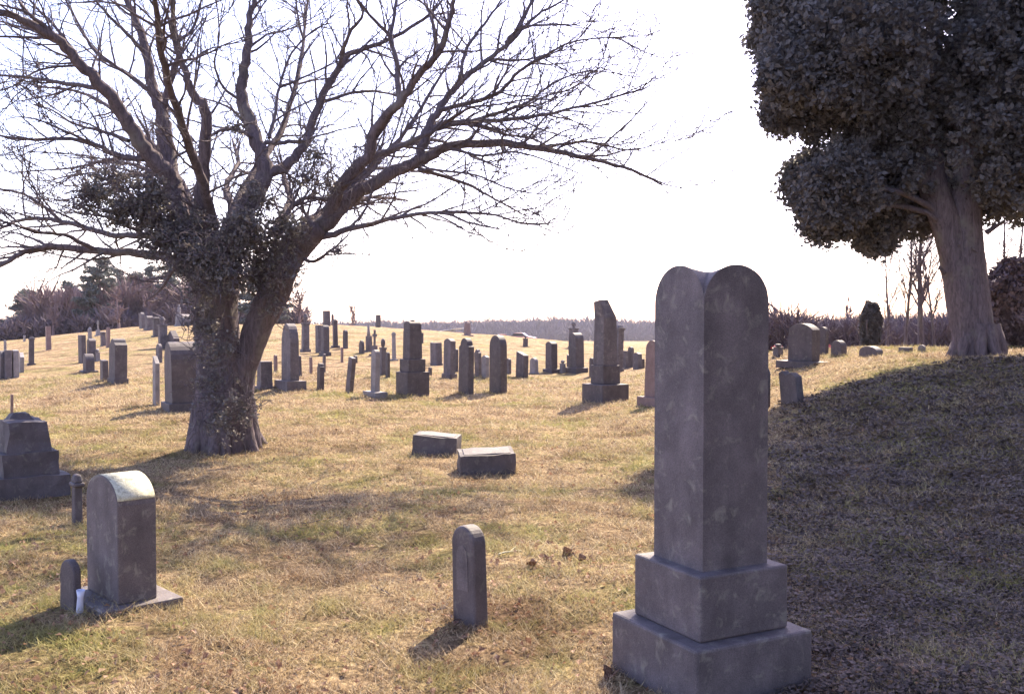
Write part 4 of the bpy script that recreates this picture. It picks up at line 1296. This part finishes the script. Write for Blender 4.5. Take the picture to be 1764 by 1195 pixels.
# ------------------------------------------------------------------ small things lying in the near grass
def curled_leaf(px, py, size, label, rot):
    p = ground(px, py); bm = bmesh.new(); n = 9; m = 5; g = []
    for i in range(n + 1):
        t = i / n; wv = math.sin(math.pi * min(t * .97 + .02, 1)) ** .7 * (.48 + .1 * math.cos(9 * t))
        g.append([bm.verts.new(((t - .5) * size, (j / m - .5) * 2 * wv * size, size * (.55 * (abs(j / m - .5) * 2) ** 1.6 * wv * 1.6 + .25 * math.sin(3 * t + j)) * .8 + .01)) for j in range(m + 1)])
    for i in range(n):
        for j in range(m): bm.faces.new((g[i][j], g[i + 1][j], g[i + 1][j + 1], g[i][j + 1]))
    r = empty('dead_leaf', (p.x, p.y, gz(p.x, p.y) + .012), rot); tag(r, label, 'dead leaf', 'large curled dead leaves near the monument')
    o = bm_obj('blade', bm, 'litter', r, 0, True); md = o.modifiers.new('thick', 'SOLIDIFY'); md.thickness = .0015
    T = Tubes(); T.add([Vector((size * .45, 0, .02)), Vector((size * .62, .01, .035)), Vector((size * .8, 0, .05))], [.002, .0018, .0014], 5)
    T.build('stalk', 'twig', r)
curled_leaf(978, 962, .085, 'largest curled dark leaf standing up left of the big monument', (.5, -.5, .8))
curled_leaf(946, 968, .065, 'curled reddish leaf just left of the largest curled leaf', (.3, .4, 2.2))
curled_leaf(915, 978, .06, 'flat dark dead leaf, leftmost of the large leaves near the monument', (0.1, .1, .1))
curled_leaf(1050, 1172, .07, 'reddish dead leaf at the foot of the big monument base', (.2, -.1, 1.2))
curled_leaf(1004, 968, .05, 'small curled leaf just right of the largest curled leaf', (-.3, .3, 3.0))
def stick(a, b, r0, label):
    p, q = ground(*a), ground(*b); T = Tubes()
    pts = [p + (q - p) * t + Vector((0, 0, .012)) + rdir() * .006 for t in (0, .25, .5, .75, 1)]
    T.add(pts, [r0, r0 * .9, r0 * .8, r0 * .7, r0 * .5], 6); T.add([pts[2], pts[2] + (q - p) * .25 + Vector((0, .03, .02))], [r0 * .6, r0 * .3], 5)
    o = T.build('fallen_stick', 'twig' if r0 < .006 else 'crust', None); tag(o, label, 'stick')
stick((858, 957), (900, 950), .0062, 'pale broken stick lying right of the small round topped marker')
stick((745, 1052), (782, 1050), .004, 'thin brown stick touching the left foot of the small round topped marker')
stick((520, 905), (585, 890), .004, 'thin dark stick on the open grass in front of the bare tree')
stick((640, 1010), (670, 1025), .0045, 'short dark stick in the grass left of the small round topped marker')

def shade_litter():  # leaf litter over the shaded ground, its dark colour deepening the shade
    n = 420000
    X, Y, Z = scatter_ground(n, 3.3, 17, margin=.60)
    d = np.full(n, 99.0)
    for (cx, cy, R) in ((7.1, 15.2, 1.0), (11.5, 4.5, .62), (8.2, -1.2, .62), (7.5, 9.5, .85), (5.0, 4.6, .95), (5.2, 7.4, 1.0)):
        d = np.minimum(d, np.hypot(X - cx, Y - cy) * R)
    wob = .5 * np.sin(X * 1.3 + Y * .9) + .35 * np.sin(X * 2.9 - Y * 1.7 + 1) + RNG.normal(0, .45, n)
    k = (d + wob < 4.3) & (X + .25 * wob > .25 * Y - .05) & (Y + .5 * wob < 11.6 + .42 * X)  # spread trimmed along the shade edge, off the sunlit ridge
    X, Y, Z = X[k], Y[k], Z[k]; n = len(X)
    C = np.stack([X, Y, Z + RNG.uniform(.004, .035, n)], -1)
    a = RNG.normal(size=(n, 3)); a[:, 2] *= .3; a /= np.linalg.norm(a, axis=1)[:, None]
    b = RNG.normal(size=(n, 3)); b[:, 2] *= .3
    b -= a * (a * b).sum(1)[:, None]; b /= np.linalg.norm(b, axis=1)[:, None]
    s = (RNG.uniform(.25, 1, n) ** 2 * .016 * np.maximum(1, Y / 5) + .004)[:, None]
    V = np.empty((n, 4, 3))
    V[:, 0] = C - a * s; V[:, 1] = C + b * s * .5; V[:, 2] = C + a * s; V[:, 3] = C - b * s * .5
    M['duff'] = leaf_mat('shade_dark_litter', (.075, .055, .05), (.12, .09, .08), (.22, .165, .14), 0, 3, .9)
    o = np_mesh('shade_dark_litter', V.reshape(-1, 3), 4, 'duff')
    tag(o, 'brown fallen leaves and duff laid dark to deepen the shade at right', 'leaf litter', kind='stuff')
shade_litter()

# ------------------------------------------------------------------ air
def haze():
    x0, x1, y0, y1, z0, z1 = -760, 960, -30, 980, -62, 24
    bm = bmesh.new(); bm_box(bm, x1 - x0, y1 - y0, z0, z1, 1, (x0 + x1) / 2, (y0 + y1) / 2)
    me = bpy.data.meshes.new('haze'); bmesh.ops.recalc_face_normals(bm, faces=bm.faces); bm.to_mesh(me); bm.free()
    m = bpy.data.materials.new('haze'); m.use_nodes = True; n = m.node_tree
    for q in list(n.nodes):
        if q.type == 'BSDF_PRINCIPLED': n.nodes.remove(q)
    v = n.nodes.new('ShaderNodeVolumePrincipled')
    v.inputs['Color'].default_value = (.86, .84, 1.0, 1)
    v.inputs['Density'].default_value = .00016
    v.inputs['Anisotropy'].default_value = .3
    n.links.new(v.outputs[0], n.nodes['Material Output'].inputs['Volume'])
    me.materials.append(m)
    o = bpy.data.objects.new('haze', me); link(o); tag(o, 'thin bluish haze over the far hills', 'haze', kind='stuff')
haze()
